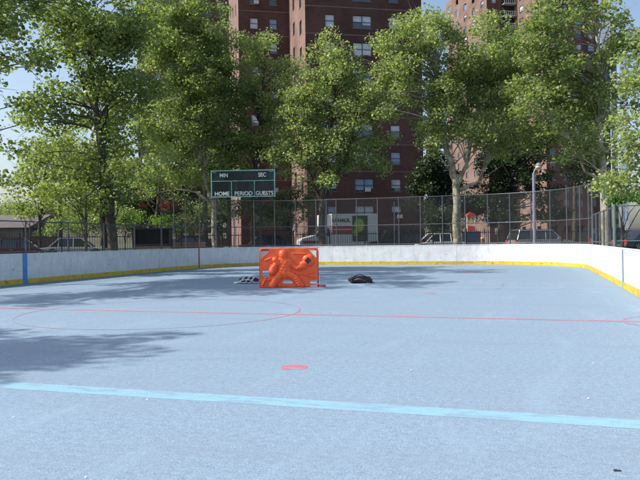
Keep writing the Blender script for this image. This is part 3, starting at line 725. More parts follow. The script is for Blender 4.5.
tree('plane_tree', 'large plane tree with a pale forked trunk in the middle right of the fence', [(456, 244), (457, 188), (450, 160), (440, 125), (437, 80), (436, 45)], .27,
     [(420, 45, 36, 34), (400, 85, 26, 32), (440, 88, 34, 30), (482, 62, 36, 34), (505, 88, 34, 26), (468, 120, 36, 26), (424, 118, 24, 20), (520, 62, 22, 30), (508, 128, 22, 22), (492, 30, 22, 16), (440, 40, 26, 30), (455, 105, 26, 30), (485, 145, 26, 16), (425, 148, 18, 12), (395, 55, 24, 32), (420, 22, 24, 16), (388, 100, 22, 24), (530, 100, 22, 26), (465, 80, 34, 34), (500, 60, 26, 30), (440, 135, 22, 16), (515, 150, 22, 14)], 'bright', 'pale', .22, 1.12, 80, 42,
     fork=[(.55, (457, 187), (467, 165), (474, 130), (480, 90)), (.45, (459, 190), (478, 182), (488, 160), (493, 120), (498, 90))], tbias=.06)
tree('plane_tree', 'tall tree with a pale trunk right behind the last tall fence post', [(607, 246), (606, 200), (602, 165), (599, 120), (598, 60), (597, 10)], .25,
     [(565, 25, 38, 34), (548, 80, 32, 34), (575, 110, 32, 34), (565, 138, 32, 20, 3), (610, 25, 30, 25), (590, 65, 24, 28), (540, 40, 24, 32), (532, 95, 22, 28), (566, 160, 16, 12, 5), (625, 50, 22, 30), (585, 150, 26, 16), (600, 95, 18, 26), (545, 60, 30, 34), (540, 130, 24, 22, 4), (570, 80, 30, 30), (625, 90, 16, 30)], 'mid', 'pale', .24, .95, 72, 37,
     fork=[(.45, (605, 190), (598, 177), (586, 172), (580, 160), (570, 140)), (.4, (603, 165), (617, 155), (630, 150))], tbias=.02)
tree('plane_tree', 'bright green tree nearest the right edge, foliage hanging over the side fence', [(672, 246), (668, 200), (660, 140), (655, 80)], .24,
     [(636, 95, 20, 26), (640, 140, 24, 24), (632, 178, 18, 16), (650, 55, 24, 30), (625, 120, 12, 18), (618, 184, 18, 9), (628, 150, 14, 16), (632, 70, 16, 20)], 'bright', 'pale', .23, 1.1, 70, 29, tbias=.1)
# off-frame left trees (they overhang the picture's top left and throw the court shadows)
def wtree(name, label, u, v, h, blobs, leaf, **k):
    return tree(name, label, [(u, v, GL), (u+.1, v, h*.3), (u+.4, v+.2, h*.6), (u+.2, v, h*.9)], .27, blobs, leaf, wpts=True, **k)
wtree('plane_tree', 'big leafy tree overhanging the top left corner from beside the left boards', -22, 18, 15,
      [(-20.8, 17.5, 11, 3.6, 2.8), (-21, 21, 10.0, 2.8, 1.9), (-20.5, 14.0, 12, 2.8, 2.0), (-19.8, 23, 12.5, 2.8, 1.8), (-19.2, 16.2, 14.5, 2.2, 1.2), (-19.2, 19.4, 14.3, 2.2, 1.2), (-18.9, 24.6, 15.6, 2.3, 1.2), (-20.4, 26, 14, 2.3, 1.5), (-23.3, 10.6, 10.6, 2.6, 1.6), (-21.4, 12.4, 10.2, 2.0, 1.3)], 'mid', bk='dark', lsize=.27, dens=.72, per=56, tbias=-.04)
wtree('plane_tree', 'tree outside the left edge whose shadow falls on the near left of the court', -22.5, 1.5, 14,
      [(-20.3, 2.2, 11.9, 2.2, 1.7), (-19.6, 3.5, 12.9, 1.5, .8), (-19.5, .9, 12.6, 1.6, 1.0), (-21.8, 4.0, 10.8, 1.8, 1.3), (-21.4, .6, 11.2, 2.4, 1.5), (-19.9, -.3, 12.2, 1.9, 1.2), (-20.2, 1.6, 12.6, 2.2, 1.2), (-22.0, -.4, 11.4, 2.2, 1.4)], 'mid', bk='dark', lsize=.26, dens=1.1, per=70, tbias=-.05)
# smaller growth behind the fences
tree('small_tree', 'yellow-green tree with drooping foliage behind the far left fence', [(40, 246), (40, 222), (42, 190), (48, 160)], .13,
     [(50, 158, 36, 22), (95, 178, 24, 16), (38, 185, 28, 18), (72, 200, 30, 12), (20, 180, 16, 16), (62, 140, 22, 16), (25, 212, 22, 9)], 'yel', 'dark', .27, .55, 60, 50, tbias=0.05)
tree('small_tree', 'light green tree filling the gap between the big left tree and the scoreboard', [(158, 246), (157, 215), (160, 180), (165, 150)], .14,
     [(160, 165, 26, 22), (140, 190, 22, 14), (182, 185, 26, 14), (168, 140, 22, 16)], 'yel', 'dark', .24, .8, 60, 49, tbias=-.05)
tree('copper_shrub', 'dark red leaved shrub under the trees left of the scoreboard', [(160, 244), (160, 225), (161, 212)], .07, [(155, 205, 16, 6), (172, 207, 12, 6)], 'red', 'dark', .18, 1.6, 70, 50, cat='shrub', crad=.5)
tree('green_shrub', 'fresh green shrub under the copper shrub left of the scoreboard', [(146, 244), (146, 225), (147, 215)], .06, [(146, 216, 15, 7), (160, 220, 12, 6)], 'lime', 'dark', .18, 1.6, 70, 48, cat='shrub', crad=.5)
tree('grey_green_shrub', 'grey-green bushy tree left of the scoreboard post', [(200, 244), (199, 225), (198, 210)], .07, [(196, 206, 16, 11), (184, 214, 12, 9), (232, 208, 14, 10)], 'grey', 'dark', .17, 1.4, 80, 48, cat='shrub', crad=.55)
tree('grey_green_shrub', 'grey-green bushy tree between the scoreboard and the goal tree trunk', [(288, 244), (288, 225), (290, 210)], .08, [(284, 206, 26, 17), (306, 208, 18, 15), (256, 208, 18, 13), (296, 190, 18, 12), (270, 222, 26, 9), (236, 214, 14, 12)], 'grey', 'dark', .17, 2.2, 85, 47, cat='shrub', crad=.55)
tree('grey_green_shrub', 'sparse pale leafy sapling left of the forked plane tree, below the tower corner', [(408, 244), (409, 225), (412, 212)], .05, [(408, 204, 10, 5), (428, 205, 14, 6), (444, 208, 12, 6), (424, 213, 10, 4)], 'grey', 'dark', .15, .9, 60, 46, cat='shrub', crad=.5)
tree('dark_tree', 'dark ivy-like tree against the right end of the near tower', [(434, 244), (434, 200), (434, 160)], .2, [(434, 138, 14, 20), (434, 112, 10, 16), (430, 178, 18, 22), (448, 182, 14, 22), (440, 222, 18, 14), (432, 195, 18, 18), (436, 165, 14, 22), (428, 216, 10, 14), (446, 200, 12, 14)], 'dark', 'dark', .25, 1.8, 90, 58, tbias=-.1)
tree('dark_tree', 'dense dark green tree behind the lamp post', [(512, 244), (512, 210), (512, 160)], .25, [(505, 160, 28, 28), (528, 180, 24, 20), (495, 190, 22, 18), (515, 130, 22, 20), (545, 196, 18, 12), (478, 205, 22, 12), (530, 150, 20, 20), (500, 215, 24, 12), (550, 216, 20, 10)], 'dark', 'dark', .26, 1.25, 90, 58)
tree('green_shrub', 'green bush behind the short right fence under the trees', [(622, 246), (622, 225), (622, 205)], .08, [(620, 196, 14, 8), (636, 200, 12, 9)], 'lime', 'dark', .2, 1.5, 70, 33, cat='shrub', crad=.5)
tree('leafy_shrub', 'dark leafy shrub behind the low fence between the two dark stems and the shed', [(125, 246), (125, 228)], .06, [(122, 222, 12, 12), (134, 216, 12, 8)], 'mid', 'dark', .2, 1.2, 70, 44, cat='shrub', crad=.5, tbias=-.15)
tree('leafy_shrub', 'low dark shrub mass behind the bench left of the scoreboard', [(190, 246), (190, 230)], .06, [(182, 228, 14, 10), (204, 226, 14, 12), (222, 222, 12, 12)], 'dark', 'dark', .2, 1.2, 70, 52, cat='shrub', crad=.55)
tree('leafy_shrub', 'low dark shrub mass behind the parked cars at the far left', [(80, 246), (80, 230)], .06, [(70, 226, 22, 10), (100, 224, 16, 12), (40, 228, 18, 8)], 'mid', 'dark', .25, .9, 70, 60, cat='shrub', crad=.7, tbias=-.2)
tree('small_tree', 'pale yellow-green young tree in front of the two dark stems', [(85, 246), (86, 220), (86, 190)], .07, [(80, 175, 20, 20), (62, 195, 20, 14), (96, 200, 20, 14), (120, 165, 16, 20), (45, 190, 16, 14)], 'yel', 'dark', .22, .8, 70, 31, tbias=.2)
tree('plane_tree', 'leafy tree whose crown fills the top left edge of the picture', [(-45, 250), (-40, 180), (-30, 100), (-20, 20)], .24, [(8, 28, 32, 28), (-12, 80, 26, 26), (22, 112, 20, 22), (-5, 140, 24, 22), (40, 8, 26, 18), (52, 60, 20, 18), (-20, 180, 24, 18)], 'mid', 'dark', .26, .95, 66, 30, tbias=-.05)
tree('leafy_shrub', 'bright leafy growth hanging over the cars behind the far left fence', [(30, 246), (30, 232), (30, 222)], .06, [(20, 208, 26, 10), (60, 210, 24, 11), (95, 212, 20, 12)], 'yel', 'dark', .22, 1.0, 70, 42, cat='shrub', crad=.55)
# backdrop trees on the left
for (px, py, rx, ry, Z_, lab, lf) in ((10, 220, 34, 16, 120, 'distant tree low at the far left edge', 'mid'), (85, 218, 34, 18, 125, 'distant tree low behind the two dark stems', 'mid'), (135, 214, 30, 22, 118, 'distant tree low above the black shed', 'dark'), (222, 212, 26, 24, 120, 'distant tree low behind the scoreboard legs', 'dark'), (182, 214, 30, 20, 112, 'distant tree low behind the bench', 'mid'), (452, 215, 26, 24, 110, 'distant tree between the two brick towers at street level', 'dark'), (150, 190, 60, 30, 66, 'broad dark tree standing behind the shed', 'dark'), (205, 100, 30, 55, 62, 'tall shaded tree behind the slim pale trunk', 'mid'), (35, 215, 40, 12, 100, 'distant low tree line end at the far left horizon', 'mid'), (105, 120, 38, 45, 60, 'mid-distance tree behind the two dark stems', 'yel'), (205, 160, 34, 34, 64, 'leafy tree behind the scoreboard left end', 'mid'), (60, 165, 46, 34, 66, 'rounded distant tree far behind the left fence', 'yel'), (590, 120, 30, 40, 66, 'tall background tree in front of the right brick tower', 'mid'), (500, 100, 32, 40, 66, 'background tree behind the forked plane tree, right side', 'mid'), (575, 170, 26, 22, 62, 'shaded tree in front of the right brick tower base', 'dark')):
    tree('background_tree', lab, [(px, 244), (px, py+ry), (px, py)], .25, [(px, py, rx, ry), (px+rx*.4, py-ry*.3, rx*.6, ry*.6)], lf, 'dark', .34, .30, 70, Z_, group='trees beyond the street', crad=1.1 if Z_ < 90 else 1.8)

# ------------------------------------------------ hockey goal with orange shooting target
gc = at(289.3, 287.4, H*F/(287.4-241.1)); gc.z = 0
goal = empty('hockey_goal', gc, TH+R(1)); tag(goal, 'red hockey goal covered with a bright orange moulded goalie shooting target', 'hockey goal')
GW, GH = .905, 1.215
fr = MB(); rr = .024
def bendpipe(pts, r, mb): mb.tube(pts, r, 10)
fr.tube([(-GW, 0, .0), (-GW, 0, GH-.10), (-GW+.03, 0, GH-.04), (-GW+.10, 0, GH-.012), (GW-.10, 0, GH-.012), (GW-.03, 0, GH-.04), (GW, 0, GH-.10), (GW, 0, .0)], rr, 10)
fr.build('frame', M['redpipe'], goal, smooth=True)
MB().tube([(-GW, 0, .03), (-GW+.02, .45, .03), (-GW+.25, .9, .03), (0, 1.0, .03), (GW-.1, .9, .03), (GW+.08, .45, .03), (GW, 0, .03)], .022, 8).build('base_pipe', M['redpipe'], goal, smooth=True)
MB().tube([(-GW, 0.0, GH-.05), (-GW+.1, .42, GH-.05), (0, .48, GH-.05), (GW-.1, .42, GH-.05), (GW, 0, GH-.05)], .018, 8).build('top_hoop', M['redpipe'], goal, smooth=True)
nb = MB()      # net of cords between hoop and base
bp = [(-GW, .02, .03), (-GW+.02, .45, .03), (-GW+.25, .9, .03), (0, 1.0, .03), (GW-.1, .9, .03), (GW+.08, .45, .03), (GW, .02, .03)]
tp = [(-GW, .02, GH-.05), (-GW+.04, .25, GH-.05), (-GW+.2, .43, GH-.05), (0, .48, GH-.05), (GW-.2, .43, GH-.05), (GW-.04, .25, GH-.05), (GW, .02, GH-.05)]
def lerpl(L, t): i = min(int(t*(len(L)-1)), len(L)-2); return Vector(L[i]).lerp(Vector(L[i+1]), t*(len(L)-1)-i)
for i in range(46): nb.tube([lerpl(bp, i/45), lerpl(bp, i/45).lerp(lerpl(tp, i/45), .5)+Vector((0, .03, 0)), lerpl(tp, i/45)], .0025, 3, cap=False)
for j in range(1, 16): nb.tube([lerpl(bp, i/30).lerp(lerpl(tp, i/30), j/16) for i in range(31)], .0025, 3, cap=False)
nb.build('net', M['net'], goal)
# moulded sheet as a height field
ux = lambda x: (x-254)*.0079; uz = lambda y: (208-y)*.0079
caps = [  # (x0,y0,x1,y1,r0,r1,height)
 (232, 76, 232, 82, 17, 16, .15), (232, 92, 234, 98, 12, 11, .13), (214, 104, 256, 106, 13, 13, .12), (236, 112, 238, 150, 27, 24, .15),
 (208, 108, 196, 128, 13, 12, .14), (196, 128, 186, 146, 13, 14, .16), (200, 98, 212, 112, 12, 11, .17), (258, 112, 286, 132, 13, 11, .12), (286, 132, 312, 126, 11, 12, .13),
 (330, 103, 330, 104, 24, 24, .13), (308, 118, 322, 112, 12, 14, .12),
 (226, 150, 208, 170, 17, 16, .14), (208, 170, 188, 200, 16, 15, .15), (250, 152, 280, 172, 17, 16, .14), (280, 172, 300, 200, 16, 15, .15), (216, 198, 236, 204, 9, 8, .08),
 (186, 120, 150, 196, 4, 4, .05), (165, 178, 200, 172, 4, 3, .04), (300, 150, 352, 170, 5, 4, .05), (160, 100, 180, 92, 3, 3, .03), (270, 74, 320, 76, 3, 3, .03), (262, 160, 352, 150, 3, 3, .035)]
def hgt(x, y):
    h = 0
    for x0, y0, x1, y1, r0, r1, hh in caps:
        dx, dy = x1-x0, y1-y0; L2 = dx*dx+dy*dy or 1; t = max(0, min(1, ((x-x0)*dx+(y-y0)*dy)/L2)); rr_ = r0+(r1-r0)*t
        q = math.hypot(x-x0-dx*t, y-y0-dy*t)/rr_
        if q < 1: h = max(h, hh*(1-q*q)**.6*.62+.004)
    if h > .05:
        if 180 < x < 305 and y > 150: h += .006*(math.sin((y+.35*abs(x-246))*.62) > .55)          # pad ridges
        if (x-232)**2+(y-80)**2 < 300 and y > 74: h += .005*((math.sin(x*1.3) > .3) or (math.sin(y*1.3) > .3))   # mask cage
        if 210 < x < 262 and 100 < y < 148: h += .004*math.sin(x*.35+y*.22)+.003*math.sin(y*.5-x*.1)   # shirt folds
        if (x-330)**2+(y-103)**2 > 300 and x > 300 and y < 130: h += .004*(math.sin(math.atan2(y-103, x-330)*9) > .2)
    return h
def hole(x, y):
    if ((x-162)/13)**4+((y-152)/14)**4 < 1: return True          # lower left
    if ((x-248)/19)**4+((y-186)/7.5)**4 < 1: return True         # between the pads
    if abs(x-330)/13+abs(y-103)/14 < 1: return True              # glove hole
    if x < 178 and y < 92 and not ((x-178)/33)**2+((y-92)/36)**2 > 1e9 and (178-x)*36+(92-y)*33 > 0 and x > 143 and y > 57 and (x-143)+(92-y)*.0 < 33 and (y-57) < (178-x)*1.0+2: return True
    if x > 332 and y < 92 and x < 362 and y > 57 and (y-57) < (x-332)*1.1+2: return True
    if x > 338 and x < 362 and y > 182: return True
    if x > 362 and y > 176: return True
    return False
nx, ny = 240, 164; x0p, x1p, y0p, y1p = 140, 368, 53, 207
tb = MB(); idx = {}
def vid(i, j):
    if (i, j) not in idx:
        x = x0p+(x1p-x0p)*i/nx; y = y0p+(y1p-y0p)*j/ny
        edge = .02 if i in (0, nx) or j in (0, ny) else 0
        idx[(i, j)] = len(tb.v); tb.v.append((ux(x), -.045-hgt(x, y)+edge-.006*math.sin(x*.09)*math.sin(y*.11), uz(y)+.004))
    return idx[(i, j)]
for i in range(nx):
    for j in range(ny):
        x = x0p+(x1p-x0p)*(i+.5)/nx; y = y0p+(y1p-y0p)*(j+.5)/ny
        if hole(x, y): continue
        tb.f.append((vid(i, j+1), vid(i+1, j+1), vid(i+1, j), vid(i, j))); tb.uv += [(0, 0)]*4; tb.m.append(0)
to = tb.build('shooting_target', M['orange'], goal, smooth=True); sm = to.modifiers.new('solid', 'SOLIDIFY'); sm.thickness = .006; sm.offset = 1
mb = MB(); mb.box(-.08, .08, .0, .012, -.085, .085, Matrix.Translation((ux(330), -.03, uz(103))) @ Matrix.Rotation(R(45), 4, 'Y')); mb.build('glove_pocket_net', M['fr'], goal)
mb = MB()
for sx in (-1, 1):
    for z in (.25, .6, .95): mb.box(sx*GW-.03, sx*GW+.03, -.035, .03, z-.02, z+.02)
mb.build('strap', M['orange'], goal)
mb = MB(); mb.box(GW+.02, GW+.19, -.10, .12, .0, .05).box(GW+.12, GW+.24, -.06, .04, .0, .07); mb.build('rubber_foot', M['pink'], goal, bevel=.01)
MB().tube([(GW-.04, -.03, .05), (GW+.03, -.05, .14), (GW+.06, -.04, .02)], .016, 8).build('peg', M['white'], goal, smooth=True)

# ------------------------------------------------ bags beside the goal
def lump(rx, ry, rz, seed, nu=40, nv=18, flat=.5, amp=.12):
    rs = np.random.default_rng(seed); ph = rs.random((6, 3))*6.3; fq = rs.integers(2, 6, (6, 2)); mb = MB(); mb.v = []
    for j in range(nv+1):
        a = math.pi*j/nv
        for i in range(nu):
            t = 2*math.pi*i/nu; k = 1+sum(amp/(1+.35*q)*math.sin(fq[q][0]*t+ph[q][0])*math.sin(fq[q][1]*a+ph[q][1]) for q in range(6))*.6
            x, y, z = math.sin(a)*math.cos(t), math.sin(a)*math.sin(t), math.cos(a)
            x = math.copysign(abs(x)**.55, x); y = math.copysign(abs(y)**.6, y); z = math.copysign(abs(z)**.65, z)
            mb.v.append((rx*x*k, ry*y*k, max(0.0, rz*(1+z*k)*.5*1.0) if z < 0 else rz*(.5+.5*z*k)))
    for j in range(nv):
        for i in range(nu): mb.f.append(((j+1)*nu+i, (j+1)*nu+(i+1) % nu, j*nu+(i+1) % nu, j*nu+i)); mb.uv += [(0, 0)]*4; mb.m.append(0)
    return mb
bl = at(248.5, 283.5, H*F/(283.5-241.7)); bl.z = 0
b = empty('equipment_bag', bl, TH); tag(b, 'dark bag with white straps lying on white pads to the left of the orange goal', 'sports bag')
lump(.33, .17, .21, 3).build('body', M['navy'], b, smooth=True)
mb = lump(.42, .20, .07, 5); mb.v = [(x-.07, y, z) for x, y, z in mb.v]; mb.build('white_pad', M['white'], b, smooth=True)
for x in (-.18, .0, .17):
    mb = MB(); mb.tube([(x-.09, -.235, .02), (x-.05, -.225, .10), (x+.02, -.20, .185), (x+.06, -.10, .235), (x+.08, .05, .235)], [.022]*5, 6); mb.build('strap', M['white'], b, smooth=True)
mb = MB(); mb.tube([(-.36, -.2, .04), (-.24, -.24, .12), (-.05, -.245, .15), (.1, -.245, .13), (.28, -.23, .04)], .018, 6).build('handle', M['white'], b, smooth=True)
br_ = at(360.0, 283.0, H*F/(283.0-240.1)); br_.z = 0
b = empty('equipment_bag', br_, TH); tag(b, 'black bag with a faded pink mark lying to the right of the orange goal', 'sports bag')
lump(.37, .20, .23, 11, amp=.16).build('body', M['black'], b, smooth=True)
mb = lump(.16, .15, .15, 12); mb.v = [(x+.26, y-.05, z) for x, y, z in mb.v]; mb.build('side_pocket', M['black'], b, smooth=True)
MB().tube([(-.2, -.245, .12), (-.08, -.25, .16), (.07, -.25, .13)], [.014, .026, .012], 6).build('logo_strip', M['pink'], b, smooth=True)
MB().tube([(-.33, -.2, .12), (-.2, -.2, .25), (0, -.16, .30), (.18, -.2, .24), (.3, -.24, .1)], .016, 6).build('handle', M['navy'], b, smooth=True)
MB().tube([(.2, -.2, .02), (.36, -.24, .012), (.46, -.15, .012), (.40, -.02, .012)], .012, 6).build('strap', M['navy'], b, smooth=True)

# ------------------------------------------------ vehicles
def wheel(parent, x, y, r, wdt):
    mb = MB(); n = 22; pr = [(r*.62, wdt*.5), (r*.93, wdt*.5), (r, wdt*.36), (r, -wdt*.36), (r*.93, -wdt*.5), (r*.62, -wdt*.5)]
    for k in range(n):
        a, b_ = 2*math.pi*k/n, 2*math.pi*(k+1)/n
        for (r1, w1), (r2, w2) in zip(pr, pr[1:]):
            mb.quad([(x+r1*math.cos(a), y+w1, r+r1*math.sin(a)), (x+r1*math.cos(b_), y+w1, r+r1*math.sin(b_)), (x+r2*math.cos(b_), y+w2, r+r2*math.sin(b_)), (x+r2*math.cos(a), y+w2, r+r2*math.sin(a))])
    wo = mb.build('wheel', M['tyre'], parent)
    mb = MB(); sgn = -1 if y < 0 else 1; yy = y+sgn*wdt*.3
    mb.tube([(x, yy-.02, r), (x, yy+.02, r)], r*.60, 18)
    for k in range(5): a = k*2*math.pi/5; mb.box(-.03, .03, -.012, .012, .05, r*.58, Matrix.Translation((x, yy+sgn*.028, r)) @ Matrix.Rotation(a, 4, 'Y'))
    mb.build('rim', M['rim'], wo)
def car(label, loc, rz, L=4.6, Wd=1.8, Ht=1.75, paint='silver', kind='suv', group='cars parked in the street'):
    r = empty('parked_car', loc, rz); tag(r, label, 'car', group)
    h, w_ = L/2, Wd/2; bel = Ht*.56
    if kind == 'suv': prof = [(-h, .42), (-h+.02, bel-.12), (-h+.16, bel), (h*.38, bel+.0), (h*.86, bel-.12), (h-.03, bel-.28), (h, .40), (h-.1, .28), (-h+.1, .28)]; cab = [(-h+.10, bel), (-h+.34, Ht-.06), (-h+.55, Ht), (h*.08, Ht), (h*.20, Ht-.06), (h*.50, bel)]
    else: prof = [(-h, .40), (-h+.04, bel-.05), (-h*.66, bel+.02), (h*.42, bel+.0), (h*.88, bel-.14), (h-.02, bel-.30), (h, .36), (h-.1, .24), (-h+.1, .24)]; cab = [(-h*.72, bel), (-h*.42, Ht-.05), (-h*.30, Ht), (h*.06, Ht), (h*.18, Ht-.05), (h*.52, bel)]
    wr = .34; wx = (-h*.62, h*.62)
    # body: lofted over width stations so that the sides curve in
    mb = MB(); st = [(-w_, .93, .0), (-w_*.97, .985, .02), (-w_*.8, 1.0, .03), (w_*.8, 1.0, .03), (w_*.97, .985, .02), (w_, .93, .0)]
    n = len(prof); cz = .55
    for y, sc_, _ in st:
        for x, z in prof: mb.v.append((x*sc_, y, cz+(z-cz)*sc_))
    for i in range(len(st)-1):
        for k in range(n): j = (k+1) % n; mb.f.append((i*n+k, i*n+j, (i+1)*n+j, (i+1)*n+k)); mb.uv += [(0, 0)]*4; mb.m.append(0)
    mb.f.append(tuple(range(n))[::-1]); mb.uv += [(0, 0)]*n; mb.m.append(0); mb.f.append(tuple((len(st)-1)*n+k for k in range(n))); mb.uv += [(0, 0)]*n; mb.m.append(0)
    body = mb.build('body', M[paint], r, bevel=.04)
    def cabin(sc_, inset, z_add, mname, nm, roof_only=False):
        mb = MB(); n = len(cab)
        def wof(z): t = (z-bel)/(Ht-bel); return w_*(.95-.17*t)+inset
        A = [(x, -wof(z), z+z_add) for x, z in cab]; B = [(x, wof(z), z+z_add) for x, z in cab]
        mb.quad(A[::-1]); mb.quad(B)
        for k in range(n): j = (k+1) % n; mb.quad([A[k], A[j], B[j], B[k]])
        return mb.build(nm, M[mname], r)
    cabin(1, -.02, 0, 'cglass', 'windows')
    # roof panel + pillars
    mb = MB(); n = len(cab); def_w = lambda z: w_*(.95-.17*(z-bel)/(Ht-bel))
    rp = [(x, z) for x, z in cab if z > Ht-.1]
    for (xa, za), (xb, zb) in zip(rp, rp[1:]): mb.quad([(xa, -def_w(za), za+.012), (xb, -def_w(zb), zb+.012), (xb, def_w(zb), zb+.012), (xa, def_w(za), za+.012)])
    mb.build('roof', M[paint], r)
    mb = MB()
    for s in (-1, 1):
        for (xa, za), (xb, zb) in ((cab[0], cab[1]), (cab[-1], cab[-2]), ((-.05, bel), (-.05, Ht)), ((-h*.45, bel), (-h*.42, Ht-.01)), (cab[1], cab[-2])):
            mb.tube([(xa, s*def_w(za)*.995, za), (xb, s*def_w(zb)*.995, zb)], .04, 6)
    mb.build('pillars', M[paint], r)
    for x in wx:
        for s in (-1, 1): wheel(r, x, s*(w_-.08), wr, .2)
    mb = MB()
    for x in wx:
        for s in (-1, 1): mb.tube([(x, s*(w_-.12), wr), (x, s*(w_+.004), wr)], wr*1.18, 20)
    mb.build('wheel_arches', M['tyre'], r)
    for s in (-1, 1):
        MB().box(-h-.012, -h+.10, s*(w_-.16)-.13, s*(w_-.16)+.13, bel-.32, bel-.02).build('tail_light', M['tail'], r, bevel=.02)
        MB().box(h-.12, h+.012, s*(w_-.22)-.17, s*(w_-.22)+.17, bel-.42, bel-.26).build('headlight', M['head'], r, bevel=.02)
        MB().box(h*.33, h*.33+.1, s*(w_+.10)-.09, s*(w_+.10)+.09, bel+.02, bel+.16).build('mirror', M[paint], r, bevel=.02)
        for x in (-.35, -h*.5): MB().box(x-.1, x+.1, s*(w_+.006)-.012, s*(w_+.006)+.012, bel-.14, bel-.11).build('door_handle', M['rim'], r)
    MB().box(-h-.06, -h+.08, -w_+.05, w_-.05, .36, .52).build('rear_bumper', M['fr'], r, bevel=.03)
    MB().box(h-.08, h+.05, -w_+.05, w_-.05, .34, .50).build('front_bumper', M['fr'], r, bevel=.03)
    return r
def carat(px, q, label, flip=False, **k):
    p_ = p_at(px, q); v = bf(p_, q, GL+.006); return car(label, v, BANG+(math.pi if flip else 0), **k)
carat(541, 46.3, 'silver wagon-like SUV in the sun behind the lamp post, red tail light at its left', paint='silver', L=4.8, Ht=1.66)
carat(391, 49.2, 'dark SUV parked right of the rental truck', paint='dark', L=4.3, Ht=1.85, flip=True)
carat(436, 48.8, 'pale hatchback partly behind the forked plane tree trunk, left of it', paint='cwhite', L=3.2+.9, Ht=1.5, kind='sedan', flip=True)
carat(272, 49.2, 'dark blue car parked left of the rental truck, behind the scoreboard post', paint='navyc', kind='sedan', Ht=1.5)
carat(612, 48.5, 'dark car behind the short right fence', paint='dark', kind='suv')
carat(648, 43.0, 'dark blue car at the right edge behind the green gate fence', paint='navyc', kind='sedan', Ht=1.5)
carat(20, 50, 'maroon car at the far left behind the low fence', paint='maroon', kind='sedan', Ht=1.5)
carat(76, 50.0, 'silver sedan at the left behind the low fence, near the two dark stems', paint='silver', kind='sedan', Ht=1.5)
carat(195, 50.5, 'black sedan in the shade left of the scoreboard', paint='dark', kind='sedan', Ht=1.5)

# box truck, front to the left
ptk = p_at(336.5, 49.6); tv = bf(ptk, 49.6, GL+.006)
tk = empty('box_truck', tv, BANG+math.pi); tag(tk, 'white box truck with black lettering and maroon band behind the orange goal', 'truck')
# local: +x is the front, camera side is +y
MB().box(-2.95, .55, -1.0, 1.0, .75, 3.0).build('cargo_box', M['cwhite'], tk, bevel=.04)
MB().box(.56, 1.3, -.8, .8, 2.15, 2.95).build('attic', M['cwhite'], tk, bevel=.12)
cabp = [(.56, .45), (.56, 2.1), (1.25, 2.1), (1.85, 1.42), (2.75, 1.2), (2.92, .95), (2.92, .45)]
MB().prism(cabp, -.95, .95).build('cab', M['cwhite'], tk, bevel=.06)
for s in (-1, 1):
    y = s*.956; MB().quad([(.75, y, 1.35), (1.78, y, 1.35), (1.25, y, 1.95), (.75, y, 1.95)][::-s]).build('side_window', M['cglass'], tk)
    MB().box(2.9, 2.94, s*.72-.16, s*.72+.16, .85, 1.05).build('headlight', M['head'], tk)
    MB().box(1.45, 1.6, s*1.1-.1, s*1.1+.1, 1.35, 1.7).build('mirror', M['ink'], tk, bevel=.02)
    MB().box(-2.98, -2.94, s*.85-.08, s*.85+.08, .95, 1.25).build('tail_light', M['tail'], tk)
    for x in (-1.9, 2.1): wheel(tk, x, s*.85, .37, .24)
MB().quad([(1.29, -.85, 2.08), (1.29, .85, 2.08), (1.86, .85, 1.46), (1.86, -.85, 1.46)][::-1]).build('windscreen', M['cglass'], tk)
MB().box(2.93, 3.02, -.92, .92, .42, .62).build('front_bumper', M['fr'], tk, bevel=.02)
MB().box(-2.9, 2.0, -.5, .5, .5, .74).build('chassis', M['fr'], tk)
MB().box(-.95, .52, 1.006, 1.012, 1.55, 2.15).build('side_band', M['truckred'], tk)
MB().box(1.05, 2.7, .957, .962, .85, 1.05).build('side_band', M['truckred'], tk)
MB().box(-2.15, -.98, 1.006, 1.013, .95, 2.85).build('side_picture', M['dgraph'], tk)
mb = MB(); mb.ell((-1.5, 1.012, 2.15), (.38, .012, .50)); mb.ell((-1.25, 1.012, 1.6), (.22, .012, .26)); mb.build('side_picture', M['lime'], tk)
MB().box(-.9, .45, 1.0125, 1.016, 1.82, 1.87).build('side_stripe', M['cwhite'], tk)
text_mesh('U-HAUL', .37, .006, 'lettering', M['ink'], tk, Matrix.Translation((-.16, 1.012, 2.50)) @ Matrix.Rotation(R(180), 4, 'Z') @ RX, 1.0, .015)
for k in range(9): MB().box(-2.8, -2.2, 1.004, 1.008, 1.2+k*.18, 1.22+k*.18).build('side_rib', M['frp'], tk)

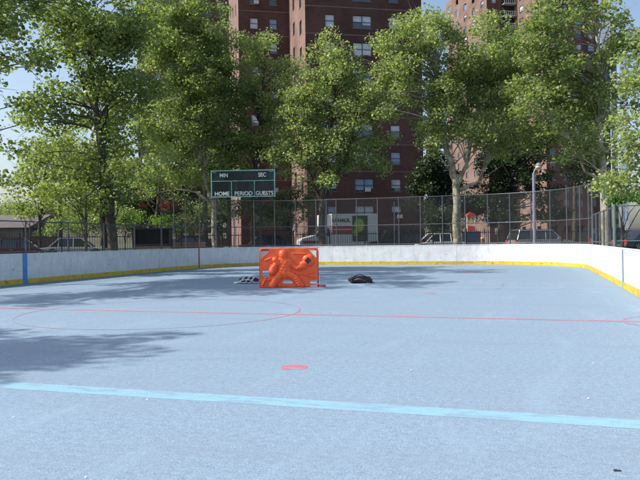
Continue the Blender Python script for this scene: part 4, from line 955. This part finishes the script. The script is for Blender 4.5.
# ------------------------------------------------ playground tower, shed, bits
pl = at(470.5, 243, 52); pg = empty('play_tower', (pl.x, pl.y, GL), TH); tag(pg, 'red roofed play tower with white and yellow posts right of the forked plane tree', 'playground tower')
for x, m in ((-.30, 'white'), (.0, 'playyel'), (.30, 'white')):
    for y in (-.3, .3): MB().tube([(x, y, 0), (x, y, 2.75)], .045, 8).build('post', M[m], pg)
MB().prism([(-.36, 2.75), (.36, 2.75), (.22, 2.95), (0, 3.05), (-.22, 2.95)], -.36, .36).build('roof', M['playred'], pg)
MB().box(-.7, .7, -.4, .4, 1.5, 1.6).build('deck', M['playblue'], pg); MB().box(-.7, .7, -.44, -.4, .4, 1.49).build('panel', M['playblue'], pg)
MB().box(-.26, .26, -.36, -.33, 1.62, 2.0).build('panel', M['playred'], pg)
pl = at(482.5, 243, 50); hy = empty('yellow_post', (pl.x, pl.y, GL)); tag(hy, 'short yellow-brown post behind the picket fence right of the play tower', 'bollard')
MB().tube([(0, 0, 0), (0, 0, 1.05)], .16, 10).build('post', M['wood'], hy); MB().ell((0, 0, 1.05), (.17, .17, .12)).build('cap', M['playyel'], hy, smooth=True)
pl = at(394.5, 243, 47); o = empty('sign_post', (pl.x, pl.y, GL)); tag(o, 'thin pale pole standing in front of the near tower right corner', 'pole')
MB().tube([(0, 0, 0), (0, 0, 3.7)], .04, 8).build('pole', M['lampp'], o); MB().tube([(0, 0, 0), (0, 0, .1)], .09, 8).build('foot', M['lampp'], o)
# black shed with pale base
sh = at(153, 247, 41); s_ = empty('storage_shed', (sh.x, sh.y, GL-.35), TH+R(8)); tag(s_, 'black open storage shed with a pale sill behind the left corner of the rink', 'shed')
mb = MB(); mb.box(-1.1, 1.1, .9, 1.0, 0, 2.2).box(-1.1, -1.0, -.8, .9, 0, 2.2).box(1.0, 1.1, -.8, .9, 0, 2.2); mb.build('wall', M['hut'], s_)
MB().box(-1.2, 1.2, -.9, 1.1, 2.2, 2.3).build('roof', M['hut'], s_); MB().box(-.98, .98, -.8, -.7, 0, 1.35).build('counter', M['hut'], s_)
MB().box(-1.1, 1.1, -1.02, -.82, 1.12, 1.2).build('sill', M['wood'], s_); MB().box(-1.1, 1.1, -1.0, -.84, .75, 1.11).build('sill_front', M['walk'], s_)
be = at(186, 247, 43); s_ = empty('park_bench', (be.x, be.y, GL), TH); tag(s_, 'brown wooden bench behind the fence right of the black shed', 'bench')
for k in range(3): MB().box(-1.2, 1.2, -.25+k*.16, -.12+k*.16, .60, .64).build('seat_slat', M['wood'], s_)
for k in range(2): MB().box(-1.2, 1.2, .24, .28, .78+k*.16, .9+k*.16).build('back_slat', M['wood'], s_)
for x in (-1.0, 1.0): MB().box(x-.04, x+.04, -.25, .28, 0, .59).build('leg', M['blackiron'], s_)
print('LEAVES', LEAFTOTAL[0])
